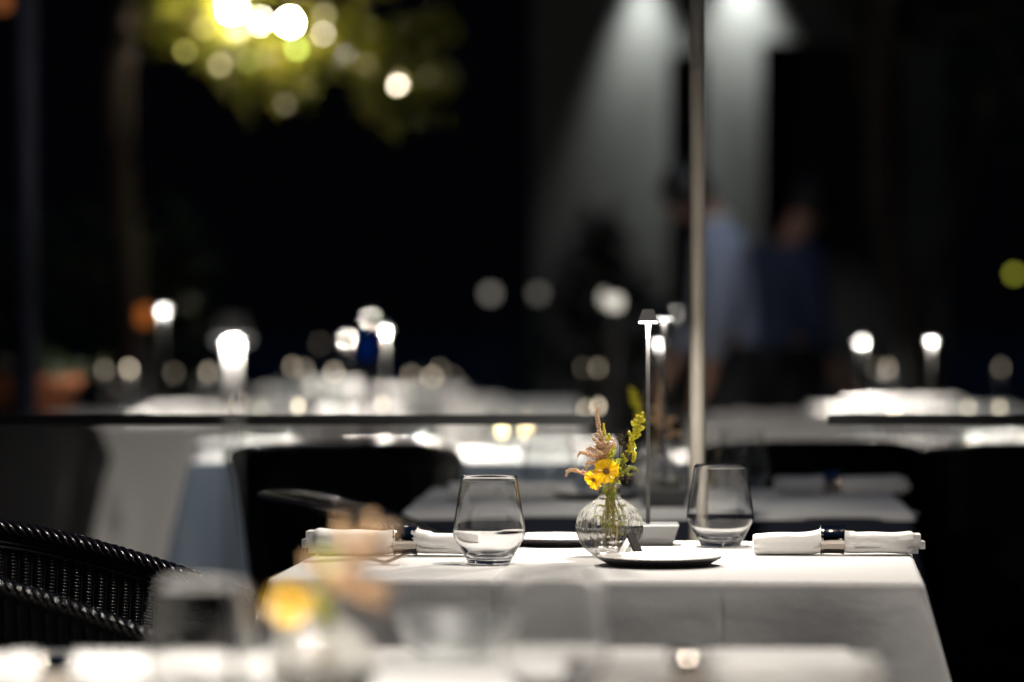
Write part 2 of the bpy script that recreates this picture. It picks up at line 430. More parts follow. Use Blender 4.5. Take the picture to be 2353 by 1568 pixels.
# ------------------------------------------------------------------ napkins and rings
def napkin_mesh(L, h0, h1, ring_at, seed, ends='right'):
    rnd = random.Random(seed); p = [rnd.uniform(0, 6.28) for _ in range(8)]
    m = MB(); K = 60; rings = []
    nseg = 40
    for i in range(K + 1):
        t = i / K; x = t * L
        h = h0 + (h1 - h0) * t + .0010 * math.sin(t * 9 + p[0]) + .0007 * math.sin(t * 21 + p[1])
        pinch = math.exp(-((x - ring_at) / .016) ** 2)
        w = .047 + .0015 * math.sin(t * 11 + p[2])
        h = h * (1 + .04 * pinch)
        cz = .38 + .07 * math.sin(t * 7 + p[3]) - .1 * t * math.sin(t * 5)
        lift = .0022 * max(0, math.sin((t - .55) * 7)) if t > .55 else 0
        ring = []
        for q in range(nseg):
            a = 2 * PI * q / nseg
            ca, sa = math.cos(a), math.sin(a)
            e = .55 + .45 * pinch
            if q == 0:
                w = w * (1 - pinch) + .0300 * pinch; h = h * (1 - .12 * pinch) + .0300 * .12 * pinch
                lift += .0046 * pinch
            yy = w / 2 * math.copysign(abs(ca) ** e, ca); zz = h / 2 + h / 2 * math.copysign(abs(sa) ** e, sa)
            f = zz / h
            crease = math.exp(-((f - cz) / .05) ** 2) * .0050 + math.exp(-((f - cz - .33) / .03) ** 2) * .0012
            if abs(ca) > .2: yy -= math.copysign(crease, ca)
            if f < cz: yy -= math.copysign(.0038, ca) * (1 if abs(ca) > .2 else 0)
            e_in = 1.0
            if t < .02: e_in = .86 + 7 * t
            if t > .985: e_in = .93
            ring.append((x, yy * e_in, (zz - h / 2) * e_in + h / 2 + lift * (1 - f) if pinch < .02 else (zz - h / 2) * e_in + h / 2 + lift))
        rings.append(ring)
    m.rings(rings)
    # inner folded layers that stick out at one end
    sgn = 1 if ends == 'right' else -1
    hh = h1 if ends == 'right' else h0
    xe = L if ends == 'right' else 0
    for k, (zc, hz, ex, hy) in enumerate([(hh * .66, hh * .24, .010, .019), (hh * .42, hh * .16, .016, .016), (hh * .16, hh * .10, .007, .018)]):
        m.box((xe + sgn * (ex / 2 - .004), .001 * k, zc), (ex / 2 + .004, hy, hz))
    return m
def napkin(loc, rz, label, L=.22, h0=.028, h1=.030, ring_at=.10, seed=0, ends='right'):
    m = napkin_mesh(L, h0, h1, ring_at, seed, ends)
    o = m.build('napkin', M['napkin'], loc=loc, angle=50); o.rotation_euler = (0, 0, rz)
    tag(o, label, 'napkin', 'folded white napkins')
    return o
RING = []
def ring(loc, rz, label):
    if not RING:
        w = .0158; r = .0182
        prof = [(r - .0016, -w), (r + .0004, -w), (r + .0014, -w + .0008), (r + .0014, -w + .002), (r + .0002, -w + .003), (r + .0010, -w + .004), (r + .0002, -w + .005),
                (r, -w + .0056), (r, w - .0056), (r + .0002, w - .005), (r + .0010, w - .004), (r + .0002, w - .003), (r + .0014, w - .002), (r + .0014, w - .0008), (r + .0004, w), (r - .0016, w), (r - .0016, -w)]
        m = MB(); m.lathe(prof, 72, axis='x', capped=False)
        o = m.build('napkin_ring', M['chrome']); RING.append(o)
    else:
        o = RING[0].copy(); COL.objects.link(o)
    o.location = loc; o.rotation_euler = (0, 0, rz)
    tag(o, label, 'napkin ring', 'silver napkin rings')
RO = .0197
def set_napkin(x0, Z, rz, lab, lab_ring, z=TZ, **kw):
    napkin((x0, Z, z + .001), rz, lab, **kw)
    ra = kw.get('ring_at', .10)
    if lab_ring: ring((x0 + ra * math.cos(rz), Z + ra * math.sin(rz), z + RO + .0005), rz, lab_ring)
set_napkin(X(1731, 5.03), 5.035, math.radians(-2), 'folded white napkin in a silver ring at the right edge of the focused table',
           'shiny silver ring around the right napkin of the focused table', L=.208, ring_at=.1035, seed=5)
set_napkin(X(722, 5.0), 5.03, math.radians(-5), 'rolled white napkin in a blue gleaming ring, behind the fork',
           'silver ring gleaming blue around the napkin behind the fork', L=.215, h0=.0345, h1=.027, ring_at=.119, seed=9, ends='left')
set_napkin(X(1300, 3.26), 3.26, 0, 'blurred white napkin with dark ring at the bottom edge, right of the blurred tumbler',
           'dark blurred ring on the bottom edge napkin right of the blurred tumbler', L=.255, h0=.031, h1=.033, ring_at=.103, seed=12)
set_napkin(X(-90, 3.26), 3.26, 0, 'blurred white napkin with dark ring in the bottom left corner',
           'dark blurred ring on the napkin in the bottom left corner', L=.255, h0=.031, h1=.033, ring_at=.082, seed=14)
set_napkin(X(1780, 6.6), 6.6, math.radians(-2), 'dim white napkin in a dark ring on the second table at the right',
           'dark brown looking ring around the dim napkin on the second table', L=.215, ring_at=.098, seed=15)
set_napkin(X(1030, 6.42), 6.42, 0, 'dim white napkin on the second table, seen through and beside the focused tumbler', None, L=.2, ring_at=.09, seed=16)
for k, (xd, Z, lab) in enumerate([
        (455, 8.3, 'white napkin at the left corner of the bright railing table'), (790, 8.2, 'white napkin before the big lamp on the railing table'),
        (1190, 8.25, 'white napkin at the right corner of the bright railing table'), (1905, 8.3, 'white napkin on the bright right table under the rail'),
        (2230, 8.7, 'white napkin on the bright right table beside the frame edge'), (1625, 10.3, 'dim napkin on the greyish table below the waiter, left one'),
        (1780, 10.4, 'dim napkin on the greyish table below the waiter, right one'), (110, 10.4, 'white napkin on the far left cloth beside the orange pot'),
        (345, 11.0, 'bright napkin left of the foremost blurred lamp, beyond the rail'), (560, 11.1, 'white napkin on the far table right of the foremost lamp'),
        (1000, 12.1, 'white napkin on the far table right of the big railing lamp'), (700, 14.3, 'white napkin on the farthest table in the garden'),
        (1935, 11.6, 'white napkin above the right rail under the short lamp'), (2050, 11.7, 'white napkin above the right rail, farther right')]):
    napkin((X(xd, Z), Z, TZ + .001), 0, lab, L=.2, ring_at=.09, seed=30 + k)

# ------------------------------------------------------------------ plates, bowl, fork, card tent
def plate(x, Z, label, r=.079, z=TZ):
    t = thing('plate', (x, Z, z))
    m = MB(); m.lathe([(0, .0005), (r * .72, .0005), (r * .78, .001), (r * .97, .0088), (r, .0105), (r * 1.0, .0118), (r * .985, .0122)], 72, capped=False); m.build('plate_body', M['plateblack'], t)
    w = MB(); w.lathe([(r * .984, .01225), (r * .97, .0118), (r * .86, .0092), (r * .78, .0084), (0, .0082)], 72, capped=False); w.build('glaze', M['plateglaze'], t)
    tag(t, label, 'plate', 'small black rimmed plates')
plate(X(1514, 4.83), 4.83, 'black edged plate with pale top, in front of the vase')
plate(X(1283, 5.235), 5.235, 'black edged plate half hidden behind the vase and tumbler')
plate(X(1375, 6.42), 6.42, 'dark blurred plate on the dim second table behind the flowers')
plate(X(760, 8.1), 8.1, 'black edged plate on the bright railing table')
b = MB(); rb = .056
b.lathe([(0, .0005), (.028, .0005), (.030, .004), (.045, .018), (rb, .045), (rb - .002, .0462), (rb - .004, .045), (.042, .019), (.026, .008), (0, .007)], 48)
tag(b.build('bowl', M['thinbowl'], loc=(X(1040, 3.55), 3.55, TZ)), 'small blurred glass bowl on the foremost table between vase and tumbler', 'bowl')
# fork
f = MB(); L = .137
prof = [(0, .0032, .0052), (.01, .0034, .0056), (.04, .0046, .0050), (.07, .0062, .0040), (.083, .0064, .0034), (.092, .0045, .0032), (.099, .0022, .0050), (.104, .0020, .0085), (.112, .0048, .0100)]
rings = []
for x, z, w in prof:
    th = .0019
    rings.append([(x, -w, z - th), (x, w, z - th), (x, w, z + th), (x, -w, z + th)])
f.rings(rings)
for k in range(4):
    y = -.0085 + k * .00567
    f.tube([(.1115, y, .0046), (.122, y, .0090), (.131, y * .96, .0128), (.137, y * .93, .0142)], [.0017, .0016, .0013, .0007], 6)
fo = f.build('fork', M['steel'], loc=(X(697, 4.85), 4.845, TZ + .001), angle=40); fo.rotation_euler = (math.radians(0), 0, math.radians(2))
tag(fo, 'steel fork lying tines up in front of the rolled napkin', 'fork')
# folded tent card
t = thing('table_tent', (X(1450, 4.93), 4.93, TZ), math.radians(-24))
def slab(p, q, th, dep):
    m = MB(); p = Vector(p); q = Vector(q); d = (q - p).normalized(); n = Vector((d.z, 0, -d.x)) * th
    vs = []
    for y in (-dep, dep):
        vs += [p + Vector((0, y, 0)), q + Vector((0, y, 0)), q + n + Vector((0, y, 0)), p + n + Vector((0, y, 0))]
    m.add(vs, [(0, 1, 2, 3), (7, 6, 5, 4), (0, 4, 5, 1), (1, 5, 6, 2), (2, 6, 7, 3), (3, 7, 4, 0)]); return m
slab((.0005, 0, .0335), (.0165, 0, .001), .0028, .012).build('dark_panel', M['tentdark'], t, smooth=False)
slab((-.021, 0, .001), (-.0008, 0, .0335), .0020, .012).build('clear_panel', M['acrylic'], t, smooth=False)
tag(t, 'tiny folded tent holder with one dark and one clear side, leaning beside the vase', 'table sign')

# ------------------------------------------------------------------ vases
VASE = []
def vase(x, Z, label, hero=True, z=TZ):
    if not VASE:
        body = [(.016, .0), (.022, .0012), (.030, .007), (.0385, .0185), (.0428, .031), (.0432, .040), (.0415, .049), (.0365, .0595), (.0285, .0675), (.0205, .0725), (.0155, .0755), (.0140, .0785)]
        neck = [(.0137, .083), (.0138, .0885), (.0148, .0902), (.0158, .0912), (.0160, .0926), (.0152, .0942), (.0142, .0947), (.0130, .0940)]
        inn = [(.0119, .0885), (.0120, .0800), (.0122, .0768), (.0116, .0757), (.006, .0755), (0, .0755)]   # filled with water to the foot of the neck
        def ribs(a, r, zz):
            # outward flutes on the outer skin only, dying at neck and foot
            k = max(0, math.sin(PI * min(1, max(0, (zz - .003) / .070))))
            return .0 if zz > .073 else .0011 * k * math.cos(a * 22)
        mb = MB(); n = 176
        prof = [(0, .0004)] + body + neck + inn
        no = 1 + len(body) + len(neck)
        # ribs on the outside only
        vs = []; fs = []; k = len(prof)
        for i in range(n):
            a = 2 * PI * i / n
            for q, (r, zz) in enumerate(prof):
                rr = r + (ribs(a, r, zz) if 0 < q < no else (.35 * ribs(a, r, zz) if q > no and r > .01 else 0))
                vs.append((rr * math.cos(a), rr * math.sin(a), zz))
        for i in range(n):
            j = (i + 1) % n
            for q in range(k - 1): fs.append((i * k + q, j * k + q, j * k + q + 1, i * k + q + 1))
        mb.add(vs, fs); o = mb.build('vase', M['vaseglass']); VASE.append(o)
    else:
        o = VASE[0].copy(); COL.objects.link(o)
    o.location = (x, Z, z + .0005); o.cycles.is_caustics_caster = True
    tag(o, label, 'vase', 'ribbed glass bud vases')
    return o
VX, VZ = X(1400.5, 5.0), 5.0
vase(VX, VZ, 'round ribbed clear glass vase in sharp focus, holding the yellow flower')
vase(X(740, 3.12), 3.12, 'blurred round glass vase on the foremost table, under the yellow and peach blur')
vase(X(1505, 6.42), 6.42, 'round glass vase on the dim second table, behind the focused lamp pole')

# ------------------------------------------------------------------ flowers (points measured on the photo around the vase, given real depth)
def FP(cx, cy, dy=0.0):
    sx = 2050 + cx * .4464; sy = 1450 + cy * .4464; Z = 5.0 + dy
    return Vector(((sx - 1920) / 14400 * Z - VX, Z - VZ, CZ - (sy - 1120) / 14400 * Z - TZ))
def bez(pts, n):
    # Catmull-Rom through pts
    P = [pts[0] * 2 - pts[1]] + list(pts) + [pts[-1] * 2 - pts[-2]]; out = []
    for i in range(1, len(P) - 2):
        for k in range(n):
            t = k / n; a, b_, c, d = P[i - 1:i + 3]
            out.append(.5 * ((2 * b_) + (c - a) * t + (2 * a - 5 * b_ + 4 * c - d) * t * t + (3 * b_ - a - 3 * c + d) * t ** 3))
    out.append(P[-2]); return out
def yellow_flower(center, face, R, petals=9, seed=0, root=None):
    rnd = random.Random(seed)
    t = thing('flower')
    face = face.normalized()
    up = Vector((0, 0, 1)); u = face.cross(up).normalized(); v = u.cross(face)
    pm = MB()
    for layer in (0, 1):
        for k in range(petals):
            a = 2 * PI * (k + .5 * layer) / petals + rnd.uniform(-.1, .1)
            d = u * math.cos(a) + v * math.sin(a); sd = u * -math.sin(a) + v * math.cos(a)
            Rk = R * (1 - .08 * layer) * rnd.uniform(.9, 1.06); wd = R * .36 * rnd.uniform(.9, 1.1)
            cols = []
            cup = rnd.uniform(.05, .28)
            for (f_, w_) in ((.12, .25), (.35, .65), (.6, 1.0), (.82, 1.05), (.93, .95)):
                row = []
                for q in (-1, -.5, 0, .5, 1):
                    ff = f_
                    if f_ > .9: ff = f_ + (.07 if q in (-.5, .5) else (-.02 if q == 0 else -.05))
                    row.append(center + d * Rk * ff + sd * wd * w_ * .5 * q + face * (R * cup * ff * ff + .0008 * layer + .0012 * abs(q) - .0006 * (q in (-.5, .5)) ))
                cols.append(row)
            vs = [p for r in cols for p in r]; fs = []
            for i in range(4):
                for q in range(4): fs.append((i * 5 + q, i * 5 + q + 1, i * 5 + q + 6, i * 5 + q + 5))
            pm.add(vs, fs)
    pm.build('petals', M['yellow'], t)
    cm = MB()
    for k in range(60):
        rr = R * .24 * math.sqrt((k + .5) / 60); a = k * 2.4
        cm.blob(center + face * (R * .10 - rr * .15) + (u * math.cos(a) + v * math.sin(a)) * rr, R * .055)
    cm.build('flower_eye', M['flowereye'], t)
    sm = MB()
    if root is not None:
        mid = (center + root) / 2 + Vector((0, .002, .004)); pts = bez([center - face * .001, center - face * R * .5 - Vector((0, 0, R * .4)), Vector((root.x * .4, 0, .082)), root], 8)
        sm.tube(pts, .0010, 6); sm.build('stem', M['stem'], t)
    return t
def floret_run(mb, path, size, dens, spread, taper=True, seed=0, squash=(1, 1, 1.3)):
    rnd = random.Random(seed); tot = sum((path[i + 1] - path[i]).length for i in range(len(path) - 1)); n = int(tot * dens)
    for k in range(n):
        t = rnd.random(); i = min(int(t * (len(path) - 1)), len(path) - 2); f_ = t * (len(path) - 1) - i
        p = path[i].lerp(path[i + 1], f_)
        sp = spread * ((1 - .75 * t) if taper else 1)
        d = Vector((rnd.gauss(0, 1), rnd.gauss(0, 1), rnd.gauss(0, 1))).normalized()
        mb.blob(p + d * sp * rnd.uniform(.3, 1), size * rnd.uniform(.6, 1.25) * ((1 - .4 * t) if taper else 1), squash,
                Matrix.Rotation(rnd.uniform(0, 6), 3, 'X') @ Matrix.Rotation(rnd.uniform(0, 6), 3, 'Y'))
def spike(main, branches, mat, stem_mat, size, dens, spread, root, seed, leafy=0):
    t = thing('flower_spike')
    st = MB(); fl = MB()
    path = bez(main, 10)
    st.tube(bez([main[0], Vector((main[0].x * .35, main[0].y * .35, .084)), root], 8), .0009, 6)
    st.tube(path, [.0009 - .0006 * i / len(path) for i in range(len(path))], 5)
    k0 = int(len(path) * .25)
    floret_run(fl, path[k0:], size, dens, spread, True, seed)
    for i, br in enumerate(branches):
        bp = bez(br, 8); st.tube(bp, [.0006 - .0003 * q / len(bp) for q in range(len(bp))], 4)
        floret_run(fl, bp[1:], size * .9, dens, spread * .95, True, seed + 10 + i)
    st.build('stem', stem_mat, t); fl.build('florets', mat, t, smooth=True)
    return t
def bouquet(rootsx=0):
    r0 = Vector((.003, .002, .022)); r1 = Vector((-.004, -.002, .026)); r2 = Vector((.010, .003, .02)); r3 = Vector((.001, -.003, .028))
    out = {}
    out['y1'] = yellow_flower(FP(500, 712, -.014), Vector((-.06, -1, .16)), .0178, 9, 1, r1)
    out['y2'] = yellow_flower(FP(398, 782, -.012), Vector((-.55, -.62, -.50)), .0148, 8, 2, r3)
    B = lambda *p: [FP(*q) for q in p]
    out['pink'] = spike(B((500, 700, 0), (478, 600, .002), (462, 480, .003), (438, 340, .002), (424, 240, 0), (430, 168, 0)),
        [B((480, 620), (420, 590, -.006), (330, 560, -.01), (285, 555, -.012), (262, 585, -.012)), B((476, 580), (420, 540, .004), (370, 520, .006), (330, 530, .006)),
         B((470, 520), (430, 470, -.004), (385, 435, -.006)), B((478, 560, 0), (520, 520, -.004), (570, 465, -.008)), B((462, 480), (500, 440, .006), (560, 440, .008)),
         B((470, 650), (410, 640, -.006), (355, 635, -.01), (335, 690, -.01)), B((470, 540), (440, 500, .008), (400, 500, .012)), B((455, 430), (425, 410), (400, 405, .004)),
         B((480, 600), (450, 560, -.012), (420, 545, -.014)), B((478, 610), (540, 560, .01), (585, 490, .01)),
         B((440, 760, -.004), (370, 745, -.008), (290, 720, -.01), (220, 698, -.012), (175, 712, -.012), (165, 748, -.012)),
         B((465, 500), (500, 480, -.006), (540, 470, -.01)), B((470, 560), (500, 560, .01), (530, 590, .012))],
        M['pink'], M['pink'], .00135, 7500, .0052, r0, 3)
    out['green'] = spike(B((530, 690, .004), (520, 600, .006), (500, 480, .008), (486, 390, .008), (478, 312, .006)),
        [B((520, 600), (550, 540, .004), (560, 500, .004)), B((510, 540), (480, 520, 0)), B((500, 480), (520, 430, .004), (525, 400, .004))],
        M['gold'], M['stem'], .0014, 6200, .0038, r1, 5)
    out['rod'] = spike(B((600, 720, .002), (650, 620, .004), (705, 490, .004), (745, 370, .002), (785, 280, 0), (808, 218, 0)),
        [B((705, 490), (735, 505), (750, 520)), B((725, 430), (760, 410), (792, 405)), B((745, 370), (790, 350), (818, 342)), B((720, 440), (700, 400), (690, 380)),
         B((765, 320), (745, 300), (738, 275)), B((775, 300), (805, 290), (824, 285)), B((690, 520), (730, 560), (735, 600), (720, 630)),
         B((755, 350), (730, 330), (715, 300)), B((790, 270), (770, 255), (762, 240))],
        M['gold'], M['stem'], .00170, 5200, .0052, r2, 7)
    out['bend'] = spike(B((590, 770, -.002), (640, 735, -.004), (690, 690, -.006), (735, 682, -.008), (766, 715, -.008)),
        [B((640, 735), (660, 700), (655, 640)), B((620, 750), (650, 650), (640, 580)), B((650, 725), (690, 740), (720, 735))],
        M['green'], M['stem'], .00150, 5200, .0036, r2, 9)
    dm = thing('dried_flower'); st = MB(); fl = MB()
    for k, hd in enumerate([(615, 448), (645, 492), (690, 588), (712, 722), (662, 778), (675, 530)]):
        p = FP(*hd, .004 if k % 2 else -.006)
        st.tube(bez([p, (p + FP(600, 720)) / 2 + Vector((0, 0, -.004)), Vector((.004, 0, .088)), r2], 6), .0006, 5)
        for q in range(9):
            fl.blob(p + Vector((random.gauss(0, .0022), random.gauss(0, .002), random.gauss(0, .0024))), .0016 * random.uniform(.7, 1.3), (1, 1, 1.8))
    for k in range(14):   # whiskers
        p = FP(615 + random.uniform(-20, 40), 450 + random.uniform(-10, 60)); fl.tube([p, p + Vector((random.uniform(-.004, .012), random.uniform(-.004, .004), random.uniform(.004, .02)))], .00025, 3)
    st.build('stem', M['dried'], dm); fl.build('seed_heads', M['dried'], dm); out['dry'] = dm
    sp = thing('leafy_stem'); st = MB(); lf = MB()
    for (a, b_) in (((560, 640), (.006, .03)), ((540, 620), (-.006, .03)), ((610, 680), (.016, .03))):
        p = FP(*a); pts = bez([p, Vector((b_[0] * .4, 0, .084)), Vector((b_[0], 0, b_[1]))], 8); st.tube(pts, .0009, 5)
        for q in range(2, len(pts) - 1, 2):
            for s_ in (-1, 1):
                if .066 < pts[q].z < .10: continue
                lf.leaf(pts[q], Vector((s_ * .7, random.uniform(-.5, .5), random.uniform(-.9, .6))), Vector((0, -1, .3)), random.uniform(.008, .016), .0034)
    for k in range(22):
        p = FP(random.uniform(500, 660), random.uniform(560, 770), random.uniform(-.01, .01)); lf.leaf(p, Vector((random.uniform(-1, 1), random.uniform(-.6, .6), random.uniform(-.3, 1))), Vector((0, -1, .4)), random.uniform(.006, .012), .004)
    for k in range(26):   # packed stems in the neck
        p = Vector((random.uniform(-.008, .008), random.uniform(-.008, .008), random.uniform(.070, .090))); lf.leaf(p, Vector((random.uniform(-.4, .4), random.uniform(-.4, .4), random.choice((-1, 1)))), Vector((random.uniform(-1, 1), -1, 0)), .010, .005)
    st.build('stem', M['stem'], sp); lf.build('leaves', M['green'], sp, smooth=False); out['leafy'] = sp
    return out
BQ = bouquet()
LB = {'y1': 'open yellow flower with brown eye facing out above the vase rim in focus', 'y2': 'second yellow flower turned sideways and down at the rim of the focused vase',
      'pink': 'faded pink feathery plume rising tallest at the left of the focused vase', 'green': 'small yellow green spike tucked behind the pink plume in the focused vase',
      'rod': 'tall yellow green flower spike leaning right towards the focused lamp pole', 'bend': 'short green spray bending over to the right of the open yellow flower',
      'dry': 'dark dried seed heads among the flowers of the focused vase', 'leafy': 'small leafy green stems filling the neck of the focused vase'}
CT = {'y1': 'flower', 'y2': 'flower', 'pink': 'flower', 'green': 'flower', 'rod': 'flower', 'bend': 'flower', 'dry': 'dried flower', 'leafy': 'leaves'}
for k, o in BQ.items():
    o.location = (VX, VZ, TZ); tag(o, LB[k], CT[k], 'flowers of the focused vase')
vx0 = X(740, 3.12)
for k, s_, rz, off, lab in (('y1', 1.12, 0, (-.020, -.004, -.036), 'blurred yellow flower over the foremost vase'), ('leafy', 1, 1, (0, 0, 0), 'blurred leafy stems in the foremost vase')):
    c = copy_tree(BQ[k], (vx0 + off[0], 3.12 + off[1], TZ + off[2]), rz, lab, s_); c['group'] = 'flowers of the foremost vase'
    for q in kids(c):
        if q.name.startswith('petals'): q.material_slots[0].link = 'OBJECT'; q.material_slots[0].material = M['yellowsoft']
V = lambda *p: [Vector(q) for q in p]
fp = spike(V((.004, 0, .10), (.024, 0, .122), (.037, 0, .14), (.040, 0, .160)),
           [V((.004, 0, .10), (.03, .01, .105), (.058, .004, .098)), V((.01, 0, .104), (.04, -.008, .096), (.052, 0, .074)), V((.02, 0, .118), (.045, .006, .128), (.062, 0, .122)),
            V((.024, 0, .122), (.018, -.006, .14), (.016, 0, .156)), V((.034, 0, .138), (.05, .004, .145), (.056, 0, .15)), V((.008, 0, .102), (.026, 0, .094), (.036, 0, .082)),
            V((.01, 0, .106), (-.006, .004, .12), (-.012, 0, .126))], M['peach'], M['peach'], .0022, 1700, .014, Vector((.004, 0, .03)), 31)
fp.location = (vx0, 3.12, TZ); tag(fp, 'blurred peach pink plume leaning right over the foremost vase', 'flower', 'flowers of the foremost vase')
vx2 = X(1505, 6.42)
for k, rz, lab in (('pink', 2.2, 'blurred pinkish plume behind the focused lamp pole'), ('rod', 3.4, 'blurred brownish spike behind the focused lamp pole')):
    c = copy_tree(BQ[k], (vx2, 6.42, TZ), rz, lab); c['group'] = 'flowers of the second vase'

# ------------------------------------------------------------------ wicker tub chairs
def make_chair():
    t = thing('wicker_chair')
    R = .268; A = .255
    plen = PI * R + 2 * A
    def foot(s):     # s along the U from one arm tip round the back to the other: point and outward normal (front is +x)
        if s < A: return Vector((A - s, -R, 0)), Vector((0, -1, 0))
        if s < A + PI * R:
            a = -PI / 2 - (s - A) / R
            return Vector((R * math.cos(a), R * math.sin(a), 0)), Vector((math.cos(a), math.sin(a), 0))
        return Vector((s - A - PI * R, R, 0)), Vector((0, 1, 0))
    def rim(p):
        q = min(1, max(0, (p.x + R) / (A + R))); return .805 - .115 * q ** 1.7
    z0 = .36
    def surf(s, v):
        p, n = foot(s); h = rim(p); z = z0 + (h - z0) * v
        fl = -.05 * (1 - v) + .018 * v * v
        q = p + n * fl; return Vector((q.x, q.y, z)), n
    st = MB(); NS = 82; rows = 92; per = 6
    us = [plen * i / (NS * per) for i in range(NS * per + 1)]
    for k in range(rows):
        v = .0 + .955 * k / (rows - 1); pts = []
        for i, s in enumerate(us):
            p, n = surf(s, v); w = .0030 * math.cos(2 * PI * i / per)
            pts.append(p + n * w)
        st.tube(pts, .0016, 4)
    rg = []; vs = []; fs = []; nu = 121
    for j in range(9):
        for i in range(nu): vs.append(surf(plen * i / (nu - 1), .995 * j / 8)[0])
    for j in range(8):
        for i in range(nu - 1): fs.append((j * nu + i, j * nu + i + 1, (j + 1) * nu + i + 1, (j + 1) * nu + i))
    st.m = 1; st.add(vs, fs); st.mi[-len(fs):] = [1] * len(fs)
    st.mi = st.mi if len(st.mi) == len(st.f) else [0] * len(st.f)
    st.build('woven_strands', [M['wicker'], M['trousers']], t)
    sk = MB()
    for i in range(NS + 1):
        sk.tube([surf(plen * i / NS, v / 8)[0] for v in range(9)], .0018, 4)
    sk.build('stakes', M['wicker'], t)
    rb = MB(); turns = 24; n = turns * 14
    for b_ in range(5):
        pts = []
        for i in range(n + 1):
            s = plen * i / n; p, nn = surf(s, 1.0); a = 2 * PI * turns * i / n + b_ * 2 * PI / 5
            pts.append(p + nn * (.0088 * math.cos(a)) + Vector((0, 0, .0075 * math.sin(a))))
        rb.tube(pts, .0040, 6)
    rb.tube([surf(plen * i / 60, 1.0)[0] for i in range(61)], .006, 6)
    for dz_ in (.955, .94):
        rb.tube([surf(plen * i / 90, dz_)[0] - surf(plen * i / 90, dz_)[1] * .004 for i in range(91)], .0022, 5)
    for s in (0, plen):
        rb.tube([surf(s, v)[0] for v in (1.0, .8, .5, .2, 0)], .011, 8)
    rb.build('braided_rim', M['wicker'], t)
    sb = MB()
    outl = [foot(plen * i / 40)[0] * .9 for i in range(41)]
    sb.rings([[(p.x, p.y, z) for p in outl] for z in (.335, .36)], True, True); sb.build('seat_base', M['wicker'], t, smooth=False)
    cu = MB(); rr = []
    for z, k in ((.362, .80), (.370, .84), (.400, .86), (.418, .84), (.424, .76)):
        rr.append([(p.x / .9 * k, p.y / .9 * k, z) for p in outl])
    cu.rings(rr); cu.build('seat_cushion', M['cushion'], t)
    for x in (.20, -.17):
        for y in (.20, -.20):
            l = MB(); l.tube([(x, y, .336), (x * 1.08, y * 1.05, 0)], [.018, .013], 8); l.build('leg', M['blackmetal'], t)
    return t
CH = make_chair()
GRP = 'dark wicker tub chairs'
chairs = [(-.628, 4.78, math.radians(-8), 'dark wicker tub chair almost in focus at the lower left, golden glints on its weave'),
          (-.165, 5.62, math.radians(8), 'dark tub chair behind the blue gleaming napkin ring'),
          (-.327, 7.55, PI / 2, 'black chair back before the bright railing table'),
          (-1.29, 9.25, PI / 2, 'large black chair back at the left, before the beige hanging cloth'),
          (1.0, 7.5, PI / 2, 'black chair back before the bright right table, below the rail'),
          (1.43, 7.45, PI / 2, 'black chair back at the right edge below the rail'),
          (.58, 7.6, PI / 2, 'black chair back seen through the focused right tumbler and behind the dim tumbler')]
for i, (x, y, rz, lab) in enumerate(chairs):
    if i == 0: CH.location = (x, y, 0); CH.rotation_euler = (0, 0, rz); o = CH
    else: o = copy_tree(CH, (x, y, 0), rz)
    if i in (2, 4, 5, 6): o.scale = (1, .78, 1)
    if i == 1: o.scale = (.70, .85, .985)
    tag(o, lab, 'chair', GRP)

# ------------------------------------------------------------------ pole, railing, post
p = MB(); p.tube([(0, 0, 0), (0, 0, 2.6)], .0118, 24)
pr = thing('parasol_pole', (X(1602, 5.62), 5.62, 0)); p.build('pole', M['poleskin'], pr)
p = MB(); p.lathe([(0, 0.002), (.2, .002), (.2, .03), (.03, .045), (.02, .12), (.0122, .12)], 32); p.build('foot', M['blackmetal'], pr)
tag(pr, 'tall shiny grey metal pole rising behind the right tumbler', 'pole')
def railing(x0, x1, label, posts):
    r = thing('railing', (x0, 5.78, 0)); L = x1 - x0
    m = MB(); m.box((L / 2, 0, .9035), (L / 2, .010, .0075)); m.build('top_rail', M['blackmetal'], r, smooth=False)
    for q in posts:
        m = MB(); m.box((q, 0, .448), (.011, .011, .4475)); m.build('post', M['blackmetal'], r, smooth=False)
    tag(r, label, 'railing', 'black terrace railings')
railing(-3.4, .122, 'long black railing crossing the left and middle of the terrace', [.02, 1.2, 2.4])
railing(.475, 3.8, 'black railing stretch at the right, beyond the gap', [.9, 2.0, 3.2])
p = MB(); p.tube([(0, 0, 0), (0, 0, 3.6)], .032, 16)
tag(p.build('post', M['bluepost'], loc=(X(57, 9.6), 9.6, 0)), 'dim blue grey post at the far left', 'post')

# ------------------------------------------------------------------ building with two lit piers
BZ = 17.0
bx = lambda xd: X(xd, BZ)
bd = thing('building', (0, BZ, 0))
w = MB()
def wallbox(x0, x1, z0, z1, y0=0.0, y1=.3): w.box(((x0 + x1) / 2, (y0 + y1) / 2, (z0 + z1) / 2), ((x1 - x0) / 2, (y1 - y0) / 2, (z1 - z0) / 2))
z1, z2, TOP = Hh(120, BZ), Hh(95, BZ), 3.4
wallbox(bx(1225), bx(1537), 0, TOP)
wallbox(bx(1537), bx(1622), z1, TOP)
wallbox(bx(1622), bx(1750), 0, TOP)
wallbox(bx(1750), bx(2080), z2, TOP)
wallbox(bx(2080), bx(2180), 0, TOP)
w.build('wall', M['wall'], bd, smooth=False)
d = MB(); d.box(((bx(1537) + bx(1622)) / 2, .27, z1 / 2), ((bx(1622) - bx(1537)) / 2 - .003, .02, z1 / 2 - .003)); d.build('window', M['void'], bd, smooth=False)
